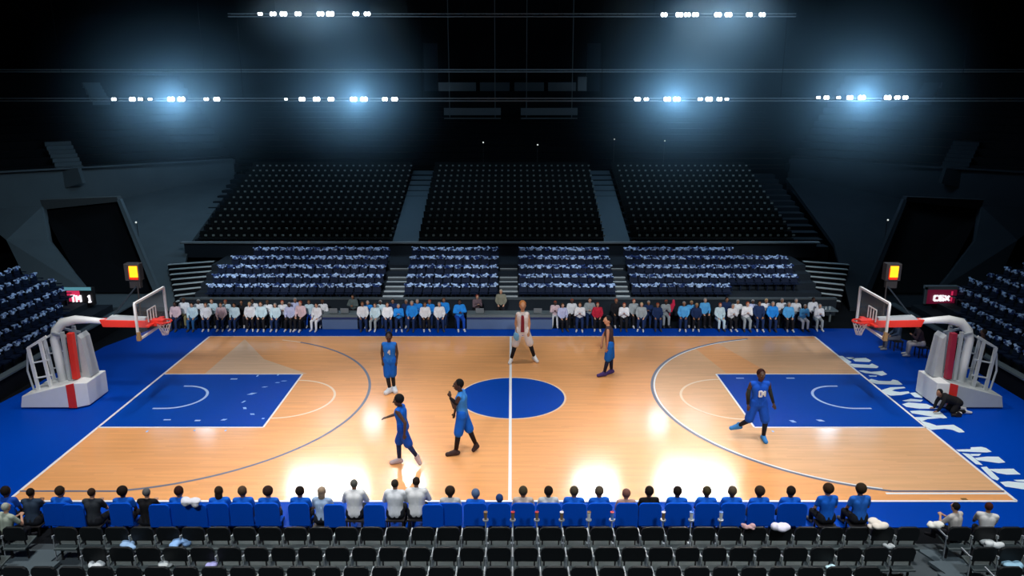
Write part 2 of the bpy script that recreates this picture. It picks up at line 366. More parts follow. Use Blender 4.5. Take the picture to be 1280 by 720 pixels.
# ramps (plain aisles) in the upper block
def stair(name, x0, x1, rows, n, m_step, m_nose, slant=0.0, x0b=None, x1b=None):
    b = MB()
    (D0, z0), (D1, z1) = rows[0], rows[-1]
    for i in range(n):
        t = i / n; D = D0 - 0.45 + (D1 - D0 + 0.9) * t; z = z0 + (z1 - z0) * t + 0.02; dd = (D1 - D0 + 0.9) / n
        if x0b is not None: X0, X1 = x0 + (x0b - x0)*t, x1 + (x1b - x1)*t
        else: X0, X1 = x0, x1
        b.prism([(X0, yw(D), z-0.3), (X1, yw(D)+slant, z-0.3), (X1, yw(D)+slant, z+0.03), (X0, yw(D), z+0.03)], (0, dd+0.02, 0), 0)
        b.prism([(X0, yw(D)-0.012, z+0.034), (X1, yw(D)+slant-0.012, z+0.034), (X1, yw(D)+slant-0.012, z+0.075), (X0, yw(D)-0.012, z+0.075)], (0, dd*0.42, 0), 1)
    return struct(b.build(name, [m_step, m_nose]))
stair('stair_lower_left_aisle', -6.88, -5.78, LR, 9, M_STAIR, M_STEP)
stair('stair_lower_centre_aisle', -0.68, 0.30, LR, 9, M_STAIR, M_STEP)
stair('stair_lower_right_aisle', 5.55, 6.28, LR, 9, M_STAIR, M_STEP)
stair('stair_lower_left_end', -17.7, -16.35, LR, 8, M_BLACK, M_STEP, slant=0.85, x0b=-19.9, x1b=-17.5)
stair('stair_lower_right_end', 17.3, 15.9, LR, 8, M_BLACK, M_STEP, slant=0.85, x0b=19.5, x1b=17.1)
M_AISLE = mat('aisle_carpet', (0.10, 0.145, 0.18), 0.9, noise=0.06)
for nm, x0, x1 in (('left', -7.42, -5.82), ('right', 5.72, 7.32)):
    (D0, z0), (D1_, z1_) = UR[0], UR[-1]
    b = MB(); b.prism([(x0, yw(D0)-.5, z0+.12), (x1, yw(D0)-.5, z0+.12), (x1, yw(D1_)+.5, z1_+.20), (x0, yw(D1_)+.5, z1_+.20)], (0, 0, -.3)); struct(b.build('ramp_upper_' + nm, M_AISLE))
# seat kinds
def seat_mesh(kind, var=0):
    b = MB(); w = 0.44
    sd, bk = 0, 1
    b.prism([(-w/2, -0.22, 0.40), (-w/2, 0.14, 0.37), (-w/2, 0.14, 0.44), (-w/2, -0.22, 0.47)], (w, 0, 0), 0)       # pan
    b.prism([(-w/2, 0.12, 0.36), (-w/2, 0.19, 0.86), (-w/2, 0.24, 0.86), (-w/2, 0.17, 0.36)], (w, 0, 0), 0)        # back
    b.box(-0.03, 0.03, -0.02, 0.10, 0.0, 0.40, 0)                                                                   # pedestal
    b.box(w/2 + 0.005, w/2 + 0.035, -0.16, 0.16, 0.56, 0.60, 0)                                                     # arm
    if kind == 'cover':
        # printed shirt draped over the back, sleeves sagging at both sides
        r_ = random.Random(var)
        b.prism([(-0.15, 0.135, 0.72), (-0.15, 0.165, 0.87), (-0.15, 0.255, 0.87), (-0.15, 0.225, 0.72)], (0.30, 0, 0), 1)
        for q_ in range(6): b.ell((-0.20 + 0.08*q_, 0.17 + r_.uniform(-.03,.02), 0.80 + r_.uniform(-.09,.10)), (r_.uniform(.04,.08), 0.07, r_.uniform(.035,.07)), 8, 6, mi=1)
        return b.mesh('covered_chair', [M_NAVY, M_COVER])
    if kind == 'badge':
        b.box(w/2 - 0.04, w/2 + 0.09, -0.20, -0.10, 0.60, 0.70, 1)
        b.box(-0.06, 0.06, 0.17, 0.185, 0.78, 0.84, 0)
        return b.mesh('stand_chair', [M_DARKSEAT, M_DOT])
ME_COV = [seat_mesh('cover', v_) for v_ in range(5)]; ME_BADGE = seat_mesh('badge')
LB = [('left', -16.25, -6.95, 19), ('left middle', -5.75, -0.75, 10), ('right middle', 0.36, 5.50, 11), ('right', 6.35, 15.5, 19)]
rng = random.Random(3)
for bn, x0, x1, n in LB:
    for r, (D, z) in enumerate(LR):
        for k in range(n):
            X = x0 + (x1 - x0) * (k + 0.5) / n
            if bn == 'right' and r == 0 and X > 11.6: continue
            if bn == 'left' and r >= 3 and X < -15.9 + (r-3)*0.9: continue
            if bn == 'right' and r == 4 and X > 12.6: continue
            o = link('covered_chair', rng.choice(ME_COV)); o.location = (X, yw(D) + rng.uniform(-.02,.02), z); o.rotation_euler = (0, 0, rng.uniform(-.06,.06))
            tag(o, 'printed-cover navy seat, %s lower far block, %s row up, %s from left' % (bn, ORD[r+1], ordn(k+1)), 'seat', 'covered seats in the lower far stand')
rest = MB(); nb = 0; UB = [('left', -19.4, -7.5, 25), ('middle', -5.78, 5.68, 25), ('right', 7.4, 17.4, 21)]
base_seat = ME_BADGE
for r, (D, z) in enumerate(UR):
    for bn, x0, x1, n in UB:
        for k in range(n):
            X = x0 + (x1 - x0) * (k + 0.5) / n
            if r < 4 or (r == 4 and nb < 300):
                o = link('stand_chair', ME_BADGE); o.location = (X, yw(D), z); nb += 1
                tag(o, 'dark seat with pale badge, %s upper far block, %s row up, %s from left' % (bn, ORD[r+1], ordn(k+1)), 'seat', 'dark seats in the upper far stand')
            else:
                o0 = len(rest.v)
                for v in base_seat.vertices: rest.v.append((v.co.x + X, v.co.y + yw(D), v.co.z + z))
                for p in base_seat.polygons:
                    rest.f.append(tuple(i + o0 for i in p.vertices)); rest.m.append(p.material_index)
o = rest.build('stand_chairs', [M_DARKSEAT, M_DOT]); tag(o, 'dark seats in the fading upper rows of the far stand', 'seats', kind='stuff')

# ------------------------------------------------------------------ side stands
for sgn, side in ((-1, 'left'), (1, 'right')):
    rows = 7 if sgn > 0 else 6
    b = MB()
    for i in range(rows + 1):
        X = 20.0 + 0.85 * i; z = 0.45 + 0.30 * i
        x0, x1 = sorted((sgn*(X - 0.5), sgn*(X + 0.36 + (0.0 if i < rows else 6))))
        b.box(x0, x1, -6, 10.4, -0.02, z)
    struct(b.build('stand_terrace_' + side, M_SLATED))
    b = MB(); x0, x1 = sorted((sgn*19.3, sgn*19.45)); b.box(x0, x1, -6, 10.5, -0.02, 0.75); struct(b.build('wall_court_' + side, M_BLACK))
    b = MB(); x0, x1 = sorted((sgn*19.22, sgn*19.55)); b.box(x0, x1, -6, 10.5, 0.75, 0.82); struct(b.build('trim_wall_cap_' + side, M_SLATE))
    for i in range(rows):
        X = 20.2 + 0.85 * i; z = 0.45 + 0.30 * i; k = 0
        Y = -3.0 + 0.1 * (i % 2)
        while Y < min(10.0, 6.3 + 1.5 * i):
            D = Y - CY; d = D * math.cos(TH) + (CH - z) * math.sin(TH)
            if 640 - X * F / d > -45:
                k += 1
                o = link('side_chair', rng.choice(ME_COV)); o.location = (sgn * X, Y, z); o.rotation_euler = (0, 0, sgn * R(-90) + rng.uniform(-.08,.08))
                tag(o, 'printed-cover navy seat, %s side stand, %s row back, %s along from the camera' % (side, ORD[i+1], ordn(k)), 'seat', 'covered seats in the %s side stand' % side)
            Y += 0.64

# corner slopes, vomitories, upper fascia (both sides)
for sgn, side in ((-1, 'left'), (1, 'right')):
    mm = M_SLATE if sgn < 0 else M_SLATED  # right side's dimmer light is put into a darker concrete
    def PX(px, py, D):
        p = P(px, py, D); return Vector((-p.x if sgn > 0 else p.x, p.y, p.z))
    # corner slope beside the lower block
    b = MB()
    b.prism([(sgn*17.9, yw(39.2), 0.2), (sgn*22.6, yw(39.2), 0.2), (sgn*27.0, yw(47.0), 2.6), (sgn*29.5, yw(56.5), 5.0), (sgn*20.4, yw(57.5), 5.0), (sgn*19.8, yw(46.5), 2.2)], (0, 0, -0.3))
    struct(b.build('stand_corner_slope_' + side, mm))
    # vomitory: black sheet painted for the dark of the opening, framed by slabs
    b = MB(); b.prism([PX(52,262,46.5), PX(148,251,46.5), PX(192,366,40.5), PX(108,366,40.5)], (0, 0.25, 0)); struct(b.build('wall_tunnel_painted_dark_' + side, M_BLACK))
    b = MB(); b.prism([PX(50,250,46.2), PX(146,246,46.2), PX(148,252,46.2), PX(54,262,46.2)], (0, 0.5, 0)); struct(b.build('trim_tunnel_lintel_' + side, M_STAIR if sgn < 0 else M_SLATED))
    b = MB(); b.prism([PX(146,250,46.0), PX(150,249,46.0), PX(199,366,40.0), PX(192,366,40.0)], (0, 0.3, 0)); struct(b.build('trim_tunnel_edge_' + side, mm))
    # stair slab left of the tunnel
    b = MB(); b.prism([PX(-40,262,46), PX(53,258,46), PX(60,300,44), PX(106,360,40.3), PX(112,366,40.0), PX(40,366,40.0), PX(8,300,43), PX(-40,262,46)][:7], (0, 0.4, -0.2)); struct(b.build('stair_side_slab_' + side, mm))
    # parapet bands above
    b = MB(); b.prism([PX(-60,214,51), PX(97,210,51), PX(103,229,51), PX(70,238,51), PX(10,241,51), PX(-60,243,51)], (0, 0.4, 0)); struct(b.build('wall_parapet_' + side, mm))
    b = MB(); b.prism([(sgn*34, yw(47.5), 3.4), (sgn*20.8, yw(58), 3.9), (sgn*20.8, yw(58), 6.3), (sgn*34, yw(47.5), 6.3)], (0, 0.4, 0)); struct(b.build('wall_fascia_' + side, mm))
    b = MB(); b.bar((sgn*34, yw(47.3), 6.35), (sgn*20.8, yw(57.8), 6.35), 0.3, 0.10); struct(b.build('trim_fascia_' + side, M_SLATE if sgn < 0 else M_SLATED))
    # upper tier slope in the corner and its aisles
    b = MB()
    for i in range(14):
        o1 = Vector((sgn * 0.55, 0.62, 0)) * i
        a = Vector((sgn*36, yw(46), 0)) + o1; c = Vector((sgn*20.5, yw(58.3), 0)) + o1; zz = 6.0 + 0.5*i
        b.prism([(a.x, a.y, zz-0.6), (c.x, c.y, zz-0.6), (c.x, c.y, zz), (a.x, a.y, zz)], (sgn*0.62, 0.7, 0))
    struct(b.build('stand_tier_corner_' + side, M_BLACK))
    for nm, t0, i0, i1, w in (('near', 0.40, 0, 4.2, 1.6), ('far', 0.62, 9.0, 12.2, 1.2)):
        b = MB(); a = Vector((sgn*36, yw(46), 0)); c = Vector((sgn*20.5, yw(58.3), 0)); dr = (c - a).normalized()
        base = a + (c - a) * t0
        for k in range(int((i1 - i0) * 2)):
            i = i0 + k/2; p = base + Vector((sgn*0.55, 0.62, 0)) * i; zz = 6.06 + 0.5*i
            b.prism([p + Vector((0,-0.05,zz-0.3)), p + dr*w + Vector((0,-0.05,zz-0.3)), p + dr*w + Vector((0,-0.05,zz+0.1)), p + Vector((0,-0.05,zz+0.1))], (sgn*0.3, 0.4, 0))
        struct(b.build('stair_tier_%s_%s' % (nm, side), mm))
# back upper tier
b = MB(); b.box(-20.8, 20.8, yw(58.6), yw(59), 4.5, 5.6); struct(b.build('wall_fascia_back', M_BLACK))
b = MB()
for i in range(14): b.box(-21, 21, yw(59) + 0.75*i, yw(60) + 0.75*i, 4.8, 5.8 + 0.42*i)
struct(b.build('stand_tier_back', M_BLACK))
for i, (px0, px1) in enumerate(((530, 546), (734, 751))):
    a = P(px0, 92, 69.5); c = P(px1, 54, 69.5); b = MB(); b.box(a.x, c.x, a.y, a.y + 0.6, a.z - 4.0, c.z); struct(b.build('pillar_back_%d' % (i+1), M_SLATED))
for i, (x0, x1, y0, y1) in enumerate(((548,595,103,121),(600,637,103,121),(643,680,103,121),(685,720,103,121),(722,748,96,121))):
    a = P(x0, y1, 69.6); c = P(x1, y0, 69.6); b = MB(); b.box(a.x, c.x, a.y, a.y + 0.15, a.z, c.z, 0)
    b.box(a.x-0.08, a.x, a.y-0.05, a.y+0.2, a.z-0.1, c.z+0.1, 1); b.box(c.x, c.x+0.08, a.y-0.05, a.y+0.2, a.z-0.1, c.z+0.1, 1); b.box(a.x-.08, c.x+.08, a.y-0.05, a.y+0.2, c.z, c.z+0.1, 1)
    b.box(a.x-.08, c.x+.08, a.y-0.05, a.y+0.2, a.z-0.1, a.z, 1)
    struct(b.build('window_%d' % (i+1), [M_WIN, M_BLACK]))
for i, (x0, x1) in enumerate(((555, 626), (651, 722))):
    a = P(x0, 144, 60); c = P(x1, 135, 60); b = MB(); b.box(a.x, c.x, a.y, a.y+0.2, a.z, c.z); b.box(a.x, c.x, a.y, a.y+0.2, a.z-0.28, a.z-0.2)
    b.box(a.x + 0.4, a.x+0.46, a.y+.05, a.y+0.12, c.z, 26); b.box(c.x - 0.46, c.x-0.4, a.y+.05, a.y+0.12, c.z, 26)
    b.box(a.x + 0.4, a.x+0.46, a.y+.05, a.y+0.12, a.z-.25, a.z); b.box(c.x - 0.46, c.x-0.4, a.y+.05, a.y+0.12, a.z-.25, a.z)
    o = b.build('hanging_panel', M_STAIR); tag(o, 'dim grey long panel hanging %s of centre under the dark upper tier' % ('left', 'right')[i], 'panel')

# ------------------------------------------------------------------ trusses and floodlights
def truss(name, x0, x1, y, z, label, wide=0.5, thick=0.05):
    root = empty(name, (0, y, z)); tag(root, label, 'truss')
    b = MB()
    for (dy, dz) in ((0, 0), (0, -wide), (wide, 0), (wide, -wide)): b.tube([(x0, dy, dz), (x1, dy, dz)], thick, 6)
    b.build('chord', M_RAIL, root)
    b = MB(); n = int((x1 - x0) / 1.2)
    for i in range(n):
        xa = x0 + (x1-x0)*i/n; xb = x0 + (x1-x0)*(i+1)/n
        b.tube([(xa, 0, 0), ((xa+xb)/2, 0, -wide)], thick*0.5, 5); b.tube([((xa+xb)/2, 0, -wide), (xb, 0, 0)], thick*0.5, 5)
    b.build('lattice', M_SLATED, root)
    k = 6
    for i in range(k):
        x = x0 + (x1-x0)*(i+0.5)/k
        b = MB(); b.tube([(x, wide/2, 0), (x, wide/2, 26 - z)], 0.015, 5); b.build('hanging_cable', M_BLACK, root)
    return root
D1 = 50.0
zr = P(640, 124, D1).z; zt = P(640, 18, D1).z
truss('lighting_truss', -34, 34, yw(D1) + 0.1, zr + 0.05, 'long dark lighting truss carrying the lower row of floodlights', 0.16, 0.045)
truss('lighting_truss', -17.5, 17.5, yw(D1) + 0.1, zt + 0.05, 'shorter lighting truss near the top carrying two floodlight clusters', 0.16, 0.03)
truss('catwalk_truss', -44, 44, yw(57), P(640, 87, 57).z, 'thin pale catwalk beam between the two floodlight rows', 0.15, 0.05)
CL = {'far left lower': (124, [(145,6),(168,8),(178,6),(190,5),(216,9),(229,9),(260,6),(273,8)]),
      'inner left lower': (124, [(359,4),(379,8),(397,9),(415,8),(443,9),(456,9),(482,7),(494,8)]),
      'inner right lower': (124, [(796,8),(807,6),(833,9),(845,9),(874,6),(885,9),(898,7),(907,5)]),
      'far right lower': (122, [(1021,5),(1031,7),(1046,5),(1060,8),(1075,9),(1107,9),(1119,7),(1129,7)]),
      'upper left': (18, [(327,6),(343,8),(356,9),(374,8),(402,9),(414,10),(446,8),(460,8)]),
      'upper right': (19, [(829,8),(848,9),(858,8),(868,8),(896,9),(909,9),(935,8),(951,8)])}
ME_H = {}
def flood_head(r):
    """lamp head of lens half-height r metres: housing, lens, yoke"""
    b = MB(); b.prism([(-r*1.5, 0.0, -r), (-r*1.1, 0.30, -r*0.7), (-r*1.1, 0.30, r*0.7), (-r*1.5, 0.0, r)], (r*0.001, 0, 0))
    h = MB(); n = 4
    f = [(-r*1.5, 0, -r), (r*1.5, 0, -r), (r*1.5, 0, r), (-r*1.5, 0, r)]; k = [(-r, .32, -r*.7), (r, .32, -r*.7), (r, .32, r*.7), (-r, .32, r*.7)]
    h.add(f + k, [(4,5,6,7), (0,1,5,4), (1,2,6,5), (2,3,7,6), (3,0,4,7), (0,3,2,1)])
    l = MB(); l.ell((-r*0.62, -0.03, 0), (r*0.66, 0.07, r*0.8), 12, 8); l.ell((r*0.62, -0.03, 0), (r*0.66, 0.07, r*0.8), 12, 8); l.ell((0, -0.02, 0), (r*0.5, .06, r*0.5), 10, 6)
    y = MB(); y.bar((-r*1.6, 0.15, 0), (-r*1.6, 0.15, r*1.5), 0.03, 0.03); y.bar((r*1.6, 0.15, 0), (r*1.6, 0.15, r*1.5), 0.03, 0.03); y.bar((-r*1.6, .15, r*1.5), (r*1.6, .15, r*1.5), .03, .03)
    return h.mesh('housing', M_DBOX), l.mesh('lens', M_BULB, True), y.mesh('yoke', M_DBOX)
for cn, (py, lst) in CL.items():
    for i, (px, s) in enumerate(lst):
        r = s * 0.5 * 47.5 / F * 0.78
        key = s
        if key not in ME_H: ME_H[key] = flood_head(r)
        p = P(px, py, D1)
        root = empty('floodlight', (p.x, p.y - 0.25, p.z)); root.rotation_euler = (R(-8), 0, 0)
        for nm, me in zip(('housing', 'lens', 'yoke'), ME_H[key]): link(nm, me, root)
        tag(root, 'lit white floodlight, %s from left in the %s cluster' % (ORD[i+1], cn), 'floodlight', 'floodlights of the %s cluster' % cn)

LIGHTS = []
def point(px, py, power, col, rad=1.35, D=D1, dz=0.0, dy=-0.9):
    l = bpy.data.lights.new('flood_glow', 'POINT'); l.energy = power; l.color = col; l.shadow_soft_size = rad
    o = bpy.data.objects.new('flood_glow', l); COL.objects.link(o); p = P(px, py, D); o.location = (p.x, p.y + dy, p.z + dz); return o
for px, py, pw in ((168,124,60),(222,124,190),(268,124,55),(395,124,60),(450,124,170),(488,124,50),(806,123,50),(840,123,190),(890,123,80),(1030,122,50),(1072,122,230),(1119,122,60),(350,18,25),(409,18,40),(453,18,25),(850,18,45),(903,18,90),(946,18,45)):
    point(px, py, pw*2.7, (0.40, 0.70, 1.0), 0.7 if pw > 150 else 1.2)
# haze hanging under the roof around each rig: soft clouds of smoke lit by the floodlights
VM = volume_mat('thin_haze', (0.5, 0.78, 1.0), 0.16)
b = MB(); b.ell((0,0,0), 1.0, 24, 16); ME_HZ = b.mesh('haze', VM)
for px, py, rx_, ry_, rz_, lab in ((222,124,7.6,5,6.2,'blue haze glowing around the far left lower floodlights'), (440,120,5.8,5,5.4,'blue haze glowing around the inner left lower floodlights'),
      (850,120,6.6,5,6.4,'blue haze glowing around the inner right lower floodlights'), (1068,116,7.0,5,7.2,'blue haze glowing around the far right lower floodlights'),
      (400,26,5.0,3.5,2.6,'faint blue haze around the upper left floodlights'), (900,34,6.0,4,4.2,'blue haze around the upper right floodlights')):
    p = P(px, py, D1 - 0.6); o = link('haze', ME_HZ); o.location = p; o.scale = (rx_*1.35, ry_*1.2, rz_*1.3); tag(o, lab, 'haze', kind='stuff')

# tiny lamps
for px, py, D, lab in ((170,278,46,'tiny white lamp on the dark slope right of the left tunnel'),(1110,275,46,'tiny white lamp on the dark wall above the right hoop'),(1222,271,47.5,'tiny white lamp high on the far right wall'),
                    (302,222,57.6,'tiny lamp at the top corner of the left upper block'),(768,174,58.5,'tiny lamp above the right upper aisle'),(604,178,58.5,'left of the two tiny lamps above the middle upper block'),
                    (672,181,58.5,'right of the two tiny lamps above the middle upper block'),(831,176,58.5,'tiny lamp above the right upper block')):
    p = P(px, py, D); b = MB(); b.ell((0,0,0), 0.055, 8, 6, mi=0); b.box(-0.05, 0.05, 0.03, 0.12, -0.05, 0.05, 1); b.tube([(0,.09,0),(0,.09,-(p.z - (5.55 if D > 50 else 1.0)))], .02, 6, mi=1)
    o = b.build('marker_lamp', [M_TINY, M_DBOX]); o.location = p; tag(o, lab, 'lamp')

# ------------------------------------------------------------------ basket stands
def basket(sgn):
    nm = 'left' if sgn < 0 else 'right'
    s = sgn                                # build in world metres: x multiplied by sign
    root = empty('basketball_hoop', (s*16.5, -0.2, 0))
    tag(root, 'white wheeled basketball hoop with %s padding at the %s end of the court' % (('bright red', 'left') if s < 0 else ('red and crimson', 'right')), 'basketball hoop')
    L = lambda pts: [Vector((s*x - s*16.5, y + 0.2, z)) for x, y, z in pts]
    pm = M_RED if s < 0 else M_RED_DIM  # right hoop's weaker light is put into darker pad and greyer panels
    wm = M_WHITE; gm = M_WGREY
    # ballast base: sloping top
    b = MB(); Y0, Y1 = -1.12, 0.55
    b.prism(L([(18.0, Y0, 0.06), (15.95, Y0, 0.06), (15.95, Y0, 1.0), (17.9, Y0, 0.50), (18.0, Y0+0.1, 0.42)][:4]), (0, Y1-Y0, 0))
    b.build('ballast_base', wm if s < 0 else M_WGREY, root, bevel=0.02)
    b = MB(); b.prism(L([(15.93, Y0, .06), (15.60, Y0+.25, .06), (15.60, Y0+.25, .92), (15.93, Y0, 1.0)]), (0, 1.35, 0)); b.build('front_pad', wm, root, bevel=0.02)
    b = MB(); b.prism(L([(16.22, Y0-.03, .06), (15.93, Y0-.03, .06), (15.93, Y0-.03, 1.01), (16.22, Y0-.03, .94)]), (0, .03, 0)); b.build('red_stripe', M_RED, root)
    for x in (16.3, 17.7):
        b = MB(); b.tube(L([(x, Y0+.1, .05), (x, Y0+.16, .05)]), .05, 10); b.build('wheel', M_DBOX, root)
    # mast and curved arm
    pts = [(16.80, -0.25, 0.75), (16.90, -0.2, 1.6), (16.98, -0.15, 2.35), (16.90, -.1, 2.70), (16.65, -0.03, 2.98), (16.2, 0.03, 3.08), (15.7, 0.1, 3.04), (15.15, 0.12, 2.98)]
    b = MB(); b.tube(L(pts), [.17,.16,.16,.17,.18,.16,.12,.10], 12); b.build('mast_arm', wm, root, smooth=True)
    b = MB(); b.bar(*L([(16.42, -0.5, 0.9), (16.48, -0.45, 2.75)]), 0.12, 0.1); b.bar(*L([(16.42, 0.35, 0.9), (16.48, 0.3, 2.75)]), 0.12, 0.1); b.build('mast_post', gm, root)
    b = MB(); b.bar(*L([(16.10, -0.62, 1.0), (16.12, -0.55, 2.75)]), 0.2, 0.22); b.build('mast_pad', pm, root, bevel=0.02)
    b = MB(); b.prism(L([(16.0, -0.42, 1.0), (15.68, -0.42, 0.98), (15.88, -0.36, 2.45), (16.0, -0.36, 2.6)]), (0, 0.62, 0)); b.build('brace_panel', gm, root)
    for yy in (-.3, .3):
        b = MB(); b.bar(*L([(16.95, yy, 2.66), (16.25, yy, 2.5)]), .08, .08); b.build('link_bar', M_CHROME, root)
    # rear guard rails
    b = MB()
    for x, zt in ((17.62, 2.25), (17.15, 2.52)):
        for y in (-0.75, 0.25): b.bar(*L([(x - .15, y, 0.5), (x, y, zt)]), 0.10, 0.09)
    for y in (-0.75, 0.25):
        for z in (1.05, 1.65): b.bar(*L([(17.58, y, z), (16.9, y, z + 0.14)]), 0.05, 0.05)
        b.bar(*L([(17.62, y, 2.25), (16.9, y, 2.68)]), 0.07, 0.07)
    b.bar(*L([(17.62, -.75, 2.25), (17.62, .25, 2.25)]), .06, .06)
    b.build('guard_rail', wm if s < 0 else gm, root)
    b = MB(); b.tube(L([(17.75, -.6, .5), (17.88, -.6, 1.3), (17.78, -.6, 1.95), (17.62, -.6, 2.25)]), .035, 8); b.build('hydraulic_hose', gm, root)
    # padded red arm section
    b = MB(); b.prism(L([(15.2, -0.03, 2.80), (13.48, -0.03, 2.78), (13.48, -0.03, 3.04), (15.3, -0.03, 3.08)]), (0, 0.30, 0)); b.build('arm_pad', M_RED, root, bevel=0.02)
    b = MB(); b.prism(L([(15.1, 0.0, 3.06), (13.6, 0.0, 3.05), (13.6, 0.0, 3.15), (14.9, 0.0, 3.22)]), (0, 0.2, 0)); b.build('arm_cover', gm, root)
    # backboard
    bx, y0, y1, z0, z1 = 13.40, -1.05, 1.32, 2.64, 3.99
    board = MB(); xs = sorted((s*bx - s*16.5 - 0.006, s*bx - s*16.5 + 0.006)); board.box(xs[0], xs[1], y0+.2+.04, y1+.2-.04, z0+.04, z1-.04)
    bo = board.build('backboard', M_GLASS, root); bo['label'] = 'clear glass backboard pane'
    t = 0.075; b = MB()
    for A, B in (((bx,y0,z0),(bx,y0,z1)), ((bx,y1,z0),(bx,y1,z1)), ((bx,y0,z1),(bx,y1,z1)), ((bx,y0,z0),(bx,y1,z0))): b.bar(*L([A, B]), t, t, up=(1,0,0))
    b.build('board_frame', wm, bo)
    b = MB(); yc = 0.13
    for A, B in (((bx-.01,yc-.32,3.05),(bx-.01,yc-.32,3.50)), ((bx-.01,yc+.32,3.05),(bx-.01,yc+.32,3.50)), ((bx-.01,yc-.32,3.50),(bx-.01,yc+.32,3.50)), ((bx-.01,yc-.1,3.05),(bx-.01,yc-.1,3.5)), ((bx-.01,yc+.12,3.05),(bx-.01,yc+.12,3.5))): b.bar(*L([A, B]), .04, .03, up=(1,0,0))
    b.build('target_square', wm, bo)
    b = MB(); b.bar(*L([(bx-.02, y0, z0+.16), (bx-.02, y0, z0-.02)]), .13, .13, up=(1,0,0)); b.bar(*L([(bx-.02, y0, z0+.3), (bx-.02, y0, z0+.14)]), .1, .1, up=(1,0,0)); b.build('corner_pad', M_BEIGE, bo)
    b = MB(); b.prism(L([(bx+.06, yc-.14, 2.82), (bx-.45, yc-.14, 2.86), (bx-.45, yc-.14, 3.05), (bx+.06, yc-.14, 3.07)]), (0, .30, 0)); b.bar(*L([(bx-.03, yc-.55, 2.93), (bx-.03, yc+.75, 2.93)]), .17, .05, up=(0,0,1)); b.build('rim_bracket_pad', M_RED, bo)
    # rim and net
    rc = Vector(L([(12.98, yc, 2.98)])[0]); b = MB(); n = 24; rr = 0.27
    b.tube([rc + Vector((rr*math.cos(2*math.pi*k/n), rr*math.sin(2*math.pi*k/n), 0)) for k in range(n+1)], 0.032, 6, cap=False)
    b.bar(*L([(bx, yc, 2.98), (13.2, yc, 2.98)]), .2, .10); rim = b.build('rim', M_RED, root)
    b = MB(); m = 12
    for k in range(m):
        for dr in (1, -1):
            pts = []
            for j in range(5):
                a = 2*math.pi*(k + dr*j*0.5)/m; r = rr * (1 - 0.16*j) ; pts.append(rc + Vector((r*math.cos(a), r*math.sin(a), -0.13*j)))
            b.tube(pts, 0.010, 4)
    b.build('net', M_NET, rim)
    # shot clock on its pole
    b = MB(); b.tube(L([(13.85, 0.2, 3.05), (13.85, 0.25, 4.45)]), .03, 8); b.build('clock_pole', M_DBOX, root)
    b = MB(); b.bar(*L([(14.9, .2, 3.15), (13.9, .25, 4.3)]), .05, .05); b.build('pole_brace', M_SLATED, root)
    cx = 13.95 if s < 0 else 14.05
    b = MB(); b.box(s*cx - s*16.5 - .30, s*cx - s*16.5 + .26, 0.38, 0.70, 4.52, 5.16); b.box(s*cx - s*16.5 - .2, s*cx - s*16.5 + .2, 0.45, 0.65, 4.22, 4.52); clk = b.build('shot_clock', M_DBOX, root, bevel=.02)
    xm = s*cx - s*16.5 + (0.05 if s < 0 else -0.02)
    b = MB(); b.box(xm-.15, xm+.15, .345, .375, 4.66, 5.08); b.build('amber_face', M_AMBER, clk)
    b = MB(); b.box(xm-.15, xm+.15, .35, .378, 4.57, 4.66); b.box(xm-.18, xm-.15, .35, .378, 4.6, 5.0); b.build('red_face', M_REDGLOW, clk)
    return root
basket(-1); basket(1)

# side display screens on posts
def seg_text(b, glyphs, x, z, h, w, y, t=0.02, mi=None):
    """block characters as small bars; each glyph is a list of strokes in a 0..1 cell"""
    for g in glyphs:
        for (xa, za, xb, zb) in g: b.bar((x + xa*w, y, z + za*h), (x + xb*w, y, z + zb*h), t, t*2, up=(0,1,0), mi=mi)
        x += w * 1.35
GL = {'M': [(0,0,0,1),(0,1,.5,.4),(.5,.4,1,1),(1,1,1,0)], ' ': [], 'I': [(.5,0,.5,1)], 'T': [(0,1,1,1),(.5,0,.5,1)], '1': [(.5,0,.5,1),(.2,.8,.5,1),(.2,0,.8,0)], 'X': [(0,0,1,1),(0,1,1,0)], 'C': [(0,0,1,0),(0,0,0,1),(0,1,1,1)],
      '4': [(.8,0,.8,1),(0,.4,1,.4),(0,.4,.7,1)], '0': [(0,0,1,0),(1,0,1,1),(1,1,0,1),(0,1,0,0)], '6': [(0,0,1,0),(1,0,1,.5),(1,.5,0,.5),(0,0,0,1),(0,1,1,1)]}
a = P(83, 378, 37.0)
root = empty('display_screen', (a.x, a.y, 0)); tag(root, 'small pink and white lit display above the left arm of the hoop', 'screen')
w = P(116, 378, 37.0).x - a.x
b = MB(); b.box(-0.05, w+.05, 0, .25, a.z-.15, P(83, 360, 37).z); b.build('cabinet', M_DBOX, root)
b = MB(); b.box(0.0, w, -.03, 0, P(83,363,37).z, P(83,359,37).z); b.build('cyan_band', M_SCREENC, root)
b = MB(); b.box(0.1, w*0.55, -.03, 0, a.z+.05, P(83,363.5,37).z); b.build('pink_band', M_SCREENPINK, root)
b = MB(); seg_text(b, [GL['T'], GL['M'], GL[' '], GL['1']], .30, a.z+.04, .33, .20, -.05, .06); b.build('white_characters', M_SCREENW, root)
b = MB(); b.box(w*.3, w*.3+.12, .05, .17, 0, a.z-.1); b.box(w*.7, w*.7+.12, .05, .17, 0, a.z-.1); b.build('post', M_DBOX, root)
a = P(118, 394, 37.5); c = P(135, 387, 37.5)
b = MB(); b.prism([(a.x-.05, a.y, a.z+.25), (c.x, a.y, c.z), (c.x-.15, a.y, a.z+.02), (a.x+.1, a.y, a.z)], (0,.12,0), 0); b.box(a.x+.25, a.x+.33, a.y+.05, a.y+.11, 0, a.z+.05, 1)
tag(b.build('small_monitor', [M_SCREENC, M_DBOX]), 'small pale cyan monitor below the pink display on the left', 'monitor')
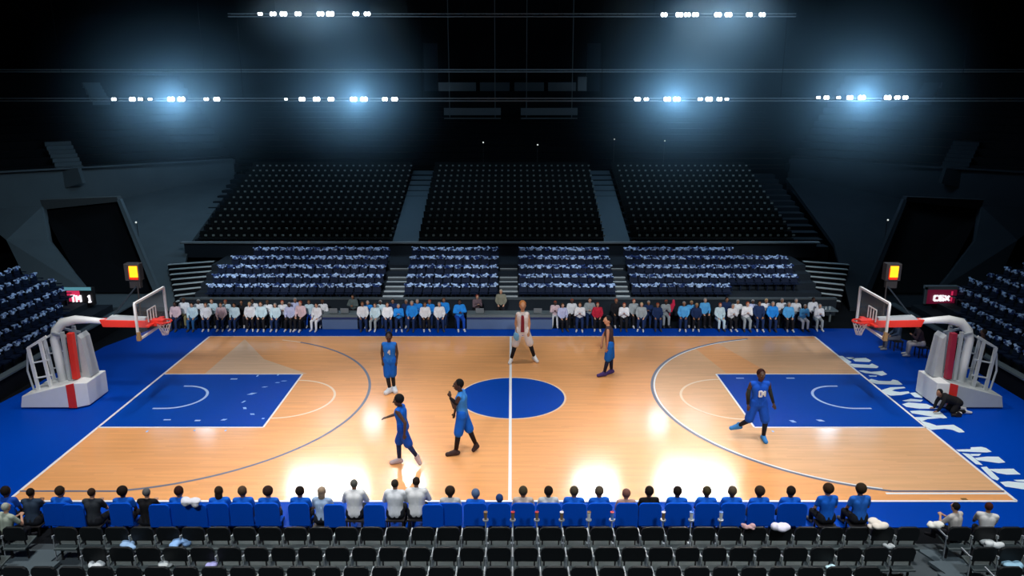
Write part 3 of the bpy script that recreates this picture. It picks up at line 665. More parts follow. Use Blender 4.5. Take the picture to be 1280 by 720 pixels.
a = P(1157, 380, 37.0); w = P(1194, 378, 37.0).x - a.x
root = empty('display_screen', (a.x, a.y, 0)); tag(root, 'maroon display with white characters in a grey frame at the right stand', 'screen')
zt_ = P(83, 359, 37).z
b = MB(); b.box(-0.05, w+.05, 0, .25, a.z-.1, zt_); b.build('cabinet', M_DBOX, root)
b = MB(); b.box(-.08, w+.08, -.04, .26, zt_-.12, zt_+.05); b.box(-.08, -.0, -.04, 0.1, a.z, zt_); b.build('grey_frame', M_RAIL, root)
b = MB(); b.box(0.02, w, -.03, 0, a.z+.02, zt_-.13); b.build('maroon_face', M_SCREENDK, root)
b = MB(); seg_text(b, [GL['C'], GL['6'], GL['X']], .35, a.z+.2, .24, .2, -.05, .07); b.build('white_characters', M_SCREENW, root)
b = MB(); b.box(w-.28, w-.2, -.05, -.03, a.z+.15, zt_-.2); b.build('pink_bar', M_SCREENPINK, root)
b = MB(); b.box(w*.3, w*.3+.12, .05, .17, 0, a.z-.1); b.box(w*.7, w*.7+.12, .05, .17, 0, a.z-.1); b.build('post', M_DBOX, root)

# ------------------------------------------------------------------ people
def remeshed(mb, vox, deci=None, smooth=3):
    me = mb.mesh('tmp', M_SKIN); o = bpy.data.objects.new('tmp', me); COL.objects.link(o)
    r = o.modifiers.new('r', 'REMESH'); r.mode = 'VOXEL'; r.voxel_size = vox
    if smooth: s = o.modifiers.new('s', 'SMOOTH'); s.factor = 0.5; s.iterations = smooth
    if deci: d = o.modifiers.new('d', 'DECIMATE'); d.ratio = deci
    dg = bpy.context.evaluated_depsgraph_get(); ev = o.evaluated_get(dg); out = bpy.data.meshes.new_from_object(ev)
    bpy.data.objects.remove(o); bpy.data.meshes.remove(me)
    out.polygons.foreach_set('use_smooth', [True] * len(out.polygons)); out.materials.clear()
    return out
def frame(f):
    f = Vector((f[0], f[1], f[2] if len(f) > 2 else 0)).normalized(); x = f.cross(Vector((0,0,1))).normalized(); z = x.cross(f)
    return Matrix((x, f, z)).transposed()
def head_parts(b, J, k=1.0, hair=False, style='short'):
    H = Vector(J['head']); M = frame(J['face']); o = lambda x, y, z: H + M @ Vector((x*k, y*k, z*k))
    if not hair:
        b.ell(H, (.076*k, .092*k, .108*k), 14, 10, rot=M); b.ell(o(0, .02, -.055), (.056*k, .066*k, .062*k), 12, 8, rot=M)
        b.capsule(o(0, .088, .012), o(0, .112, -.022), .010*k, .016*k, 8)
        for s in (-1, 1): b.ell(o(s*.077, -.005, -.008), (.012*k, .022*k, .032*k), 8, 6, rot=M)
        b.ell(o(0, .085, .028), (.05*k, .018*k, .012*k), 8, 6, rot=M)
    else:
        b.ell(o(0, -.022, .028), (.088*k, .090*k, .098*k), 14, 10, rot=M)
        if style == 'curly': b.ell(o(0, -.02, .035), (.104*k, .104*k, .105*k), 14, 10, rot=M)
        if style == 'long': b.ell(o(0, -.055, -.06), (.08*k, .05*k, .12*k), 12, 8, rot=M)
def hand(b, w, d, up, r=.011, k=1.0, curl=.5, side=1):
    """palm, four unequal bent fingers and a thumb from wrist w along d; up = back of the hand"""
    w = Vector(w); d = Vector(d).normalized(); up = Vector(up); up = (up - d*up.dot(d)).normalized(); sd = d.cross(up) * side
    b.capsule(w, w + d*.05*k, .026*k, .03*k, 8)
    for i, (o, l) in enumerate(((-.026, .060), (-.009, .072), (.009, .068), (.026, .052))):
        a = w + d*.062*k + sd*o*k; m = a + (d - up*curl*.4).normalized()*l*.55*k; e = m + (d - up*curl*1.3).normalized()*l*.5*k
        b.capsule(w + d*.03*k + sd*o*k, a, r*1.2, r*1.1, 6); b.capsule(a, m, r*1.05, r, 6); b.capsule(m, e, r, r*.85, 6)
    t0 = w + d*.02*k - sd*.024*k; t1 = t0 + (d*.8 - sd*.9).normalized()*.036*k; t2 = t1 + (d*1.0 - up*curl*.5 - sd*.1).normalized()*.032*k
    b.capsule(t0, t1, r*1.25, r*1.1, 6); b.capsule(t1, t2, r*1.1, r*.9, 6)
def V(p): return Vector(p)
def torso(b, J, e=0.0, low=True):
    hL, hR, sL, sR = V(J['hip_l']), V(J['hip_r']), V(J['sho_l']), V(J['sho_r'])
    pc = (hL + hR)/2; sc = (sL + sR)/2; nk = V(J['neck'])
    up = (sc - pc)
    for t in (.35, -.35):
        lo = pc + (hR - hL)*t*0.75 + up*0.05; ml = pc + (hR-hL)*t*.7 + up*.45; hi = sc + (sR - sL)*t*.55 - up*.18
        b.capsule(lo, ml, .112+e, .100+e, 12); b.capsule(ml, hi, .100+e, .112+e, 12)
    b.capsule(sL*0.85 + sc*.15, sR*.85 + sc*.15, .058+e, .058+e, 10)
    b.capsule(sc - up*.08, sc + (nk - sc)*.4, .085+e, .06+e, 10)
def body(J, vox, deci=None, k=1.0, fr=.011):
    b = MB(); torso(b, J, -.012)
    head_parts(b, J, J.get('hk', 1.0)); b.capsule(J['neck'], V(J['head']) - Vector((0,0,.06)), .055, .05, 10)
    sc = (V(J['sho_l']) + V(J['sho_r']))/2; b.capsule(sc, J['neck'], .075, .056, 10)
    for s in 'lr':
        S, E, W = J['sho_'+s], J['elb_'+s], J['wri_'+s]
        b.capsule(S, E, .053, .040, 10); b.capsule(E, W, .042, .027, 10)
        d = J.get('hnd_'+s) or (V(W) - V(E)); hand(b, W, d, J.get('hup_'+s, (0, 0, 1)) if abs(V(d).normalized().z) < .8 else (0, -1, .1), fr, 1.0, J.get('curl', .5), 1 if s == 'l' else -1)
        Hh, K, A, T = J['hip_'+s], J['kne_'+s], J['ank_'+s], J['toe_'+s]
        b.capsule(Hh, K, .088, .060, 12); mid = (V(K)*.65 + V(A)*.35); b.capsule(K, mid, .058, .058, 10); b.capsule(mid, A, .056, .036, 10)
        b.capsule(A, T, .040, .030, 8)
    return remeshed(b, vox, deci)
def garment(J, kind, vox, deci=None):
    b = MB()
    if kind in ('shirt', 'jersey', 'coat'):
        torso(b, J, .014 if kind != 'coat' else .03)
        pc = (V(J['hip_l']) + V(J['hip_r']))/2
        if kind == 'shirt':
            for s in 'lr': b.capsule(J['sho_'+s], V(J['sho_'+s])*.35 + V(J['elb_'+s])*.65, .066, .060, 10)
        if kind == 'coat':
            for s in 'lr': b.capsule(J['sho_'+s], J['elb_'+s], .068, .058, 10); b.capsule(J['elb_'+s], V(J['wri_'+s])*.9 + V(J['elb_'+s])*.1, .058, .044, 10)
    if kind in ('shorts', 'trousers'):
        hL, hR = V(J['hip_l']), V(J['hip_r']); b.capsule(hL, hR, .125, .125, 12); up = ((V(J['sho_l']) + V(J['sho_r']))/2 - (hL+hR)/2) * .12; b.capsule(hL + up, hR + up, .118, .118, 12)
        for s in 'lr':
            Hh, K, A = V(J['hip_'+s]), V(J['kne_'+s]), V(J['ank_'+s])
            if kind == 'shorts': b.capsule(Hh, Hh*.12 + K*.88, .115, .112, 12)
            else: b.capsule(Hh, K, .108, .076, 12); b.capsule(K, A*.9 + K*.1, .076, .058, 10)
    if kind == 'tights':
        pass
    return remeshed(b, vox, deci, 2)
def limb_cover(p0, p1, r0, r1):
    b = MB(); b.capsule(p0, p1, r0, r1, 12); return b
def shoe_mesh(J, s, vox=.014, e=0.0):
    A, T = V(J['ank_'+s]), V(J['toe_'+s]); b = MB(); d = (T - A).normalized()
    back = A - Vector((d.x, d.y, 0))*.05 + Vector((0,0,-.028)); b.capsule(back, T + Vector((0,0,-.006)), .046+e, .044+e, 10); b.capsule(A, A*.4 + T*.6, .050+e, .042+e, 10); b.capsule(A + Vector((0,0,.03)), A, .046+e, .05+e, 8)
    return remeshed(b, vox, None, 1)
def setcol(o, c): o.color = (*c, 1)
def put(name, me, m, col, parent):
    me.materials.clear(); me.materials.append(m); o = link(name, me, parent); setcol(o, col); return o
def face_bits(J, parent):
    k = J.get('hk', 1.0); H = V(J['head']); M = frame(J['face'])
    for s in (-1, 1):
        b = MB(); b.ell(H + M @ Vector((s*.032*k, .084*k, .006*k)), (.012*k, .008*k, .006*k), 8, 6, rot=M); b.build('eye', M_EYE, parent, True)
    b = MB(); b.ell(H + M @ Vector((0, .084*k, -.062*k)), (.024*k, .008*k, .006*k), 8, 6, rot=M); o = b.build('mouth', M_CLOTH, parent, True); setcol(o, (.25,.05,.05))

BLUE = (.008, .13, .66); DBLUE = (.008, .07, .42); BLK = (.008,.008,.010); DSKIN = (.07,.03,.018); MSKIN = (.28,.13,.07); LSKIN = (.55,.30,.20)
def player(J, s, loc, label, skin, jersey, shorts, hair, shoes, extras=(), hairstyle='short', vox=.015):
    o = put('person', body(J, vox), M_SKIN, skin, None); o.location = loc; o.scale = (s, s, s); tag(o, label, 'person')
    hb = MB(); head_parts(hb, J, J.get('hk',1.0), True, hairstyle); put('hair', remeshed(hb, .012, None, 1), M_HAIR, hair, o)
    jo = put('jersey', garment(J, 'jersey', vox), M_CLOTH, jersey, o)
    put('shorts', garment(J, 'shorts', vox), M_CLOTH, shorts, o)
    for q_, sd in enumerate('lr'):
        put('shoe', shoe_mesh(J, sd, e=J.get('shoe_e', .008)), M_CLOTH, shoes, o)
    for nm, p0, p1, r0, r1, c in extras:
        b = limb_cover(p0, p1, r0, r1); oo = b.build(nm, M_CLOTH, o, True); setcol(oo, c)
    face_bits(J, o)
    return o, jo
def stand_J(**kw):
    J = dict(hk=1.14, head=(0,0,1.66), neck=(0,0,1.50), face=(0,-1), sho_l=(-.19,0,1.43), sho_r=(.19,0,1.43), elb_l=(-.25,.02,1.16), elb_r=(.25,.02,1.16), wri_l=(-.24,-.05,.93), wri_r=(.24,-.05,.93),
             hip_l=(-.09,0,.94), hip_r=(.09,0,.94), kne_l=(-.09,-.02,.50), kne_r=(.09,-.02,.50), ank_l=(-.09,.02,.09), ank_r=(.09,.02,.09), toe_l=(-.10,-.15,.045), toe_r=(.10,-.15,.045))
    J.update(kw); return J
def leg_sleeves(J, c, full=True, r=.066):
    out = []
    for s in 'lr': out.append(('leg_sleeve', V(J['kne_'+s])*1.0, V(J['kne_'+s])*.15 + V(J['ank_'+s])*.85, r, .046, c))
    return out
def arm_sleeves(J, c, sides='lr'):
    out = []
    for s in sides: out.append(('arm_sleeve', V(J['sho_'+s])*.4 + V(J['elb_'+s])*.6, V(J['elb_'+s])*.15 + V(J['wri_'+s])*.85, .050, .034, c))
    return out
def number(text, J, parent, col, back=False):
    """print on the chest (or back), standing just proud of the cloth"""
    M = frame(J['face']); c = (V(J['sho_l']) + V(J['sho_r']))/2*.62 + (V(J['hip_l']) + V(J['hip_r']))/2*.38
    sg = -1 if back else 1
    fwd = M @ Vector((0, sg, 0)); rt = M @ Vector((-sg if not back else 1, 0, 0)); rt = fwd.cross(Vector((0,0,1))) * -1
    b = MB(); h = .125; w = .065; x = -(len(text)*w*1.35)/2 + .02
    for ch in text:
        for xa, za, xb, zb in GL[ch]:
            A = c + fwd*.150 + rt*(x + xa*w) + Vector((0,0,(za-.5)*h)); B = c + fwd*.150 + rt*(x + xb*w) + Vector((0,0,(zb-.5)*h)); b.bar(A, B, .03, .03, up=fwd)
        x += w*1.35
    o = b.build('jersey_number', M_PRINT, parent); return o
def at(px, py): x, y = G(px, py); return (x, y, 0.012)

# 1: far left player, facing the camera
J = stand_J(sho_l=(-.17,0,1.43), sho_r=(.17,0,1.43), elb_l=(-.22,.03,1.17), elb_r=(.21,.0,1.17), wri_l=(-.19,-.07,.95), wri_r=(.19,-.06,.94), kne_l=(-.07,-.05,.5), kne_r=(.06,.03,.5), ank_l=(-.03,-.02,.09), ank_r=(.07,.1,.09), toe_l=(-.12,-.15,.055), toe_r=(.13,-.05,.055), shoe_e=.03)
o, jo = player(J, 1.37, at(489, 491), 'player in blue standing nearest the far left sideline with bulky white shoes', DSKIN, (.02,.19,.74), BLUE, BLK, (.75,.80,.88), leg_sleeves(J, (.02,.02,.025)))
number('4', J, jo, 0)
# 2: running, front left
J = stand_J(face=(-.92,-.4), head=(-.05,-.03,1.64), neck=(-.02,0,1.49), sho_l=(-.07,-.16,1.43), sho_r=(.02,.16,1.42), elb_l=(.12,-.24,1.18), wri_l=(.10,-.30,.93), elb_r=(-.16,.2,1.2), wri_r=(-.36,.12,1.16),
            hip_l=(.02,-.09,.95), hip_r=(.04,.09,.95), kne_l=(.17,-.12,.56), ank_l=(.34,-.06,.25), toe_l=(.40,-.08,.10), kne_r=(-.10,.1,.52), ank_r=(-.10,.1,.09), toe_r=(-.28,.06,.045))
player(J, 1.33, at(504, 582), 'player in blue striding left at the front, rear foot lifted, arm out', DSKIN, BLUE, DBLUE, BLK, (.55,.45,.48), leg_sleeves(J, (.015,.03,.10)), 'curly')
# a loose towel-like white item in the hand is too small to tell; leave the hand open
# 3: facing left with raised hand
J = stand_J(face=(-1,-.25), head=(-.06,-.02,1.66), neck=(-.02,0,1.5), sho_l=(-.04,-.18,1.43), sho_r=(.02,.17,1.43), elb_l=(-.15,-.2,1.2), wri_l=(-.24,-.12,1.42), hnd_l=(-.1,.05,1), elb_r=(-.12,.2,1.16), wri_r=(-.17,.14,.92),
            hip_l=(0,-.09,.94), hip_r=(.02,.09,.94), kne_l=(-.08,-.1,.50), ank_l=(-.14,-.1,.09), toe_l=(-.33,-.13,.045), kne_r=(.17,.08,.52), ank_r=(.31,.1,.15), toe_r=(.25,.08,.05))
player(J, 1.42, at(578, 567), 'player in blue beside the centre circle raising one hand to the chin', DSKIN, (.05,.28,.80), BLUE, BLK, (.05,.03,.03), leg_sleeves(J, (.02,.012,.012)) + arm_sleeves(J, (.012,.01,.012), 'l'))
# 4: pale-kit player at the far half line, wide stance
J = stand_J(face=(.1,-1), head=(.0,-.02,1.68), neck=(0,0,1.5), sho_l=(-.14,0,1.42), sho_r=(.14,0,1.42), elb_l=(-.19,.0,1.15), wri_l=(-.15,-.08,.93), elb_r=(.19,0,1.15), wri_r=(.17,-.08,.92), kne_l=(-.21,-.04,.52), ank_l=(-.32,.0,.09), toe_l=(-.36,-.16,.045), kne_r=(.22,.04,.52), ank_r=(.34,.12,.12), toe_r=(.42,-.02,.05))
player(J, 1.52, at(653, 453.5), 'player in pale kit striding wide across the half line at the far side', (.50,.24,.12), (.74,.66,.62), (.82,.78,.75), (.45,.17,.05), (.85,.85,.86), leg_sleeves(J, (.015,.015,.02)), vox=.015)
jp = [o_ for o_ in COL.objects if o_.name.startswith('jersey')][-1]
b = MB(); b.prism([(-.05,-.165,.95), (.05,-.165,.95), (.04,-.15,1.42), (-.04,-.15,1.42)], (0,.03,0)); oo = b.build('centre_stripe', M_CLOTH, jp); setcol(oo, (.22,.02,.03))
hb_ = MB(); hb_.ell((0,0,.0), (.13,.07,.15), 12, 8); hb_.ell((.03,0,-.12), (.09,.06,.1), 12, 8); hb_.ell((-.04,-.01,.1), (.07,.06,.07), 10, 8)
tw = put('towel', remeshed(hb_, .02, None, 2), M_CLOTH, (.22,.55,.85), None); pp = G(653, 453.5); tw.location = (pp[0] - .27, pp[1] - .20, 1.27); tag(tw, 'light blue towel in the hand of the pale-kit player', 'towel')
# 5: facing left on the far right of centre
J = stand_J(face=(-1,-.3), head=(-.02,0,1.66), neck=(0,0,1.5), sho_l=(-.02,-.17,1.42), sho_r=(.05,.16,1.42), elb_l=(-.03,-.22,1.15), wri_l=(-.05,-.2,.88), elb_r=(-.10,.2,1.14), wri_r=(-.14,.16,.88), hip_l=(.06,-.09,.93), hip_r=(.09,.09,.93),
            kne_l=(.01,-.09,.5), ank_l=(-.08,-.08,.09), toe_l=(-.25,-.12,.045), kne_r=(.13,.08,.5), ank_r=(.15,.1,.11), toe_r=(.02,.06,.045))
player(J, 1.42, at(758, 469.5), 'player in blue shorts and dark top standing right of the half line, facing left', (.45,.21,.12), (.05,.03,.035), (.01,.15,.62), BLK, (.08,.05,.22), leg_sleeves(J, (.02,.02,.05)))
# 6: running in the right key, number print
J = stand_J(face=(.1,-1), head=(0,-.03,1.65), neck=(0,0,1.49), sho_l=(-.20,0,1.42), sho_r=(.20,0,1.42), elb_l=(-.27,.02,1.16), wri_l=(-.27,-.1,.93), elb_r=(.27,.06,1.17), wri_r=(.33,-.08,.95), hip_l=(-.09,0,.92), hip_r=(.09,0,.92),
            kne_l=(-.20,-.02,.52), ank_l=(-.36,.18,.30), toe_l=(-.52,.22,.22), kne_r=(.17,-.08,.52), ank_r=(.19,.02,.09), toe_r=(.20,-.16,.045))
o, jo = player(J, 1.42, at(944, 551), 'player in blue running in the right key, one foot kicked up behind', DSKIN, (.01,.10,.62), (.008,.08,.50), (.03,.008,.008), (.05,.25,.65), leg_sleeves(J, (.012,.015,.03)) + arm_sleeves(J, (.02,.02,.015)))
number('04', J, jo, 0)

# --- seated figures: shared meshes, recoloured per copy
def seat_J(lean=0.0, arms=0, hk=1.0, sit=.46):
    """sitting, facing +Y"""
    f = lean
    J = dict(hk=hk, face=(0,1), hip_l=(-.10,0,sit+.10), hip_r=(.10,0,sit+.10), sho_l=(-.19,.02+f,sit+.60), sho_r=(.19,.02+f,sit+.60), neck=(0,.03+f,sit+.66), head=(0,.05+f*1.2,sit+.81),
             kne_l=(-.13,.44,sit+.05), kne_r=(.13,.44,sit+.05), ank_l=(-.13,.47,.09), ank_r=(.13,.45,.09), toe_l=(-.15,.64,.045), toe_r=(.15,.62,.045))
    if arms == 0: J.update(elb_l=(-.25,.08+f,sit+.34), elb_r=(.25,.08+f,sit+.34), wri_l=(-.14,.30,sit+.20), wri_r=(.14,.30,sit+.20))
    if arms == 1: J.update(elb_l=(-.22,.26,sit+.30), elb_r=(.22,.26,sit+.30), wri_l=(-.05,.40,sit+.42), wri_r=(.05,.40,sit+.42))
    if arms == 2: J.update(elb_l=(-.27,.10+f,sit+.36), elb_r=(.27,.12+f,sit+.36), wri_l=(-.04,.20+f,sit+.38), wri_r=(.05,.24+f,sit+.36))
    return J
def seated_set(J, vox, deci, top='coat', bottom='trousers', hair='short', bodydeci=None):
    hb = MB(); head_parts(hb, J, J['hk'], True, hair)
    sh = MB(); 
    sset = {'body': body(J, vox*.85, bodydeci or deci, fr=.013), 'hair': remeshed(hb, .016, None, 1), 'top': garment(J, top, vox, deci), 'bottom': garment(J, bottom, vox, deci)}
    for s in 'lr': sset['shoe_'+s] = shoe_mesh(J, s, .018)
    for k, m in (('body', M_SKIN), ('hair', M_HAIR), ('top', M_CLOTH), ('bottom', M_CLOTH), ('shoe_l', M_CLOTH), ('shoe_r', M_CLOTH)): sset[k].materials.clear(); sset[k].materials.append(m)
    sset['topname'] = {'coat': 'jacket', 'shirt': 'shirt'}[top]
    sset['botname'] = bottom
    return sset
def seat_person(ss, loc, rz, s, skin, hair, top, bot, shoe, label, group=None, nohair=False):
    o = link('person', ss['body']); setcol(o, skin); o.location = loc; o.rotation_euler = (0,0,rz); o.scale = (s,s,s); tag(o, label, 'person', group)
    for k, nm, c in (('hair','hair',hair),('top',ss['topname'],top),('bottom',ss['botname'],bot),('shoe_l','shoe',shoe),('shoe_r','shoe',shoe)):
        q_ = link(nm, ss[k], o); setcol(q_, c)
    return o
SS = [seated_set(seat_J(0.0, 0), .022, .4), seated_set(seat_J(.16, 1), .022, .4), seated_set(seat_J(.05, 2), .022, .4, hair='long'), seated_set(seat_J(.03, 0), .022, .4, top='shirt')]
W = (.78,.80,.84); PC = (.55,.72,.80); LB_ = (.10,.42,.82); BB = (.02,.26,.78); NV = (.012,.03,.10); BK = (.012,.012,.016); PK = (.70,.52,.56); LV = (.50,.54,.78); GR = (.30,.34,.36); RD = (.50,.02,.05); KH = (.25,.22,.10)
CN = {W:'white', PC:'pale aqua', LB_:'light blue', BB:'bright blue', NV:'navy', BK:'black', PK:'pinkish white', LV:'lavender', GR:'grey', RD:'red', KH:'khaki'}
HB = (.015,.010,.008); HBR = (.10,.045,.02); HBL = (.45,.33,.18); HGR = (.28,.28,.28); HRD = (.30,.06,.03)
HN = {HB:'black hair', HBR:'brown hair', HBL:'fair hair', HGR:'grey hair', HRD:'red hair'}
BENCH = [(219,PK,NV,HB,0),(230,W,KH,HBR,0),(240,PC,(.02,.10,.25),HB,0),(249,W,BK,HGR,1),(257,W,NV,HBR,0),(266,PC,BK,HBR,1),(276,PK,NV,HBR,0),(284,PC,BK,HRD,1),(293,PC,NV,HB,0),(302,BK,BK,HB,3),(312,W,BK,HBL,0),(318,W,NV,HB,1),(326,PC,BK,HBR,0),(335,W,BK,HBR,1),(344,PC,NV,HGR,0),(353,W,BK,HRD,1),(362,LV,BK,HGR,0),(369,LV,NV,HGR,2),(376,PK,BK,HRD,0),(386,PC,DBLUE,HBR,0),(396,W,W,HB,0),(403,W,NV,HBR,0),
 (453,W,NV,HBR,0),(460,BB,NV,HGR,1),(469,PC,GR,HBR,0),(477,PC,NV,HGR,1),(484,W,NV,HBR,0),(491,NV,BK,HB,0),(498,BB,NV,HGR,1),(508,NV,NV,HGR,0),(515,BB,NV,HGR,0),(522,BB,NV,HGR,1),(531,W,BK,HBR,0),(538,BB,NV,HRD,1),(549,W,NV,HGR,0),(555,BB,NV,HBR,0),(574,BB,DBLUE,HB,2),
 (694,PK,W,HRD,1),(703,LV,BK,HBR,0),(715,W,BK,HRD,0),(725,W,NV,HBR,1),(737,GR,NV,HBR,2),(747,RD,BK,HRD,0),(770,BK,BK,HRD,0),(780,W,BK,HRD,1),(792,GR,BK,HRD,0),(802,GR,NV,HBL,0),(811,NV,NV,HGR,1),(822,NV,NV,HRD,0),(831,GR,GR,HRD,1),(855,LB_,NV,HGR,0),(863,LB_,BK,HBL,1),(871,NV,BK,HBL,0),(881,LB_,BK,HGR,0),
 (900,PC,PC,HRD,0),(908,NV,NV,HB,0),(914,W,BK,HGR,1),(922,W,BK,HGR,0),(933,W,GR,HRD,1),(941,LV,NV,HGR,0),(949,NV,NV,HB,0),(956,W,BK,HBL,1),(966,BB,NV,HGR,0),(976,W,BK,HGR,1),(986,LB_,BK,HGR,0),(995,W,NV,HGR,0),(1004,LB_,W,HGR,1),(1016,W,BK,HB,0),(1023,W,GR,HGR,1)]
chairb = MB(); chairb.box(-.2,.2,-.2,.22,.41,.46); chairb.box(-.2,.2,.19,.23,.46,.86)
for sx in (-.18,.18):
    for sy in (-.18,.2): chairb.box(sx-.014,sx+.014,sy-.014,sy+.014,0,.41)
ME_BCH = chairb.mesh('bench_chair', M_NAVY)
rg = random.Random(11)
for i, (px, top, bot, hr, v) in enumerate(BENCH):
    back = i % 2; D = 35.95 + .62 * back + rg.uniform(-.04, .04); zb = 0.0; X = (px - 640) / F * (D * math.cos(TH) + 10.7 * math.sin(TH)); Y = yw(D) + .15
    s = rg.uniform(.93, 1.03)
    if top == BK or top == NV: skin = MSKIN
    else: skin = rg.choice([LSKIN, LSKIN, MSKIN, DSKIN])
    if px == 574: s = 1.08
    kind = 'jacket' if v != 3 else 'shirt'
    gi = sum(1 for q_ in BENCH[:i+1] if (q_[0] < 430) == (px < 430) and (430 < q_[0] < 640) == (430 < px < 640) and (640 < q_[0] < 842) == (640 < px < 842))
    gname = 'far-left' if px < 430 else 'left-of-centre' if px < 640 else 'right-of-centre' if px < 842 else 'far-right'
    posn = {0:'hands on knees', 1:'leaning forward', 2:'arms folded', 3:'hands on knees'}[v]
    lab = 'seated person, %s %s, %s, %s, %s in the %s bench group' % (CN[top], kind, HN[hr], posn, ordn(gi), gname)
    if len(lab.split()) > 16: lab = 'seated person, %s %s, %s, %s in the %s bench group' % (CN[top], kind, HN[hr], ordn(gi), gname)
    seat_person(SS[v], (X, Y, zb), R(180) + rg.uniform(-.25,.25), s, skin, hr, top, bot, (.6,.6,.62) if rg.random() < .6 else (.05,.05,.06), lab)
    o = link('bench_chair', ME_BCH); o.location = (X, Y, zb); o.scale = (s*.98,)*3; 
    tag(o, 'navy chair under the %s person of the %s bench group' % (ordn(gi), gname), 'chair', 'chairs of the far courtside bench')
# red raised foam hand beyond the bench
a = P(838, 392, 36.7); b = MB()
b.prism([(-.16,0,0),(.10,0,0),(.20,0,.28),(.24,0,.36),(.20,0,.62),(.10,0,.62),(.08,0,.42),(-.05,0,.34)], (0,.12,0)); b.tube([(0,.06,-.72),(0,.06,.02)], .03, 8)
o = b.build('foam_hand', mat('red_foam', (.62,.01,.06), .8), None, bevel=.015); o.location = (a.x, a.y + .1, a.z + .05); tag(o, 'red foam hand on a stick raised above the far bench right of centre', 'foam hand')
# desks and boards between the bench groups
def desk(x0, x1, label, boards=True):
    root = empty('scorer_desk', ((x0+x1)/2, yw(36.2), 0)); h = (x1-x0)/2; tag(root, label, 'desk')
    b = MB(); b.box(-h, h, -.30, -.22, 0.02, .50); b.build('front_board', M_BOARD, root, bevel=.01)
    b = MB(); b.box(-h, h, -.22, -.18, .50, .60); b.build('top_strip', mat('navy_strip', (.006,.02,.10), .6), root)
    b = MB(); b.box(-h, h, -.18, .55, .68, .73); b.box(-h, h, -.20, -.16, .60, .73); b.build('desk_top', M_DESK, root)
    for x in (-h+.05, h-.1):
        b = MB(); b.box(x, x+.05, .45, .50, 0, .68); b.build('leg', M_DBOX, root)
def gx(px): return (px-640)/F*37.9
desk(gx(405), gx(449), 'short grey-blue fronted desk between the two left bench groups')
desk(gx(584), gx(690), 'long grey-blue fronted scorer desk at the far half line')
b = MB(); b.box(gx(1026), gx(1050), yw(36.6), yw(37.4), .70, .76); b.box(gx(1028), gx(1030), yw(36.7), yw(36.8), 0, .70); b.box(gx(1046), gx(1048), yw(37.2), yw(37.3), 0, .70)
tag(b.build('side_table', M_DESK), 'small dark table at the right end of the far bench', 'table')
for px, lab in ((1030,'left'),(1036,'middle'),(1041,'right')):
    b = MB(); b.tube([(0,0,0),(0,0,.14),(0,0,.17)], [.035,.035,.015], 8); o = b.build('water_bottle', mat('bottle_plastic', (.5,.55,.58), .4)); o.location = (gx(px), yw(36.8), .76); tag(o, '%s pale bottle of three on the table right of the far bench' % lab, 'bottle', 'bottles on the side table')
for px, lab in ((418,'left desk, left of its pair'),(432,'left desk, right of its pair'),(600,'half-line desk, leftmost'),(672,'half-line desk, rightmost')):
    root = empty('laptop', (gx(px), yw(36.35), .73)); tag(root, 'open grey laptop on the far %s' % lab, 'laptop', 'laptops on the far desks')
    b = MB(); b.box(-.2,.2,-.12,.14,0,.02); b.build('keyboard_base', M_DBOX, root); b = MB(); b.prism([(-.2,-.13,.02),(.2,-.13,.02),(.2,-.19,.28),(-.2,-.19,.28)], (0,.015,0)); b.build('lid', M_RAIL, root)
# staff behind the desks
def std_set(J, vox, deci, top='coat', hair='short'):
    return seated_set(J, vox, deci, top=top, hair=hair)
JS = stand_J(hk=1.0, face=(0,1), toe_l=(-.10,.17,.045), toe_r=(.10,.17,.045), wri_l=(-.22,.08,.93), wri_r=(.22,.08,.93), kne_l=(-.09,.02,.5), kne_r=(.09,.02,.5))
ST = std_set(JS, .022, .4)
seat_person(SS[0], (gx(626), yw(37.35), .28), R(180), 1.0, LSKIN, (.5,.45,.35), (.22,.22,.17), BK, BK, 'person in beige jacket sitting high behind the half-line desk')
seat_person(SS[1], (gx(594), yw(37.35), .12), R(200), .95, LSKIN, HRD, (.16,.11,.13), BK, BK, 'person in mauve-grey jacket hunched behind the left end of the half-line desk')
seat_person(SS[2], (gx(438), yw(37.3), .1), R(170), .95, MSKIN, HB, (.10,.13,.13), BK, BK, 'person in grey-green jacket behind the short left desk')
for px, z, nm in ((626,.28,'beige-jacket'),(594,.12,'mauve-jacket'),(438,.10,'grey-green-jacket')):
    b = MB(); b.tube([(0,0,0),(0,0,z+.42)], .04, 8); b.tube([(0,0,z+.41),(0,0,z+.455)], .19, 14); b.tube([(0,0,0),(0,0,.03)], .2, 14); o = b.build('stool', M_DBOX); o.location = (gx(px), yw(37.35 if px != 438 else 37.3), 0); tag(o, 'black round stool under the %s person behind the far desk' % nm, 'stool')

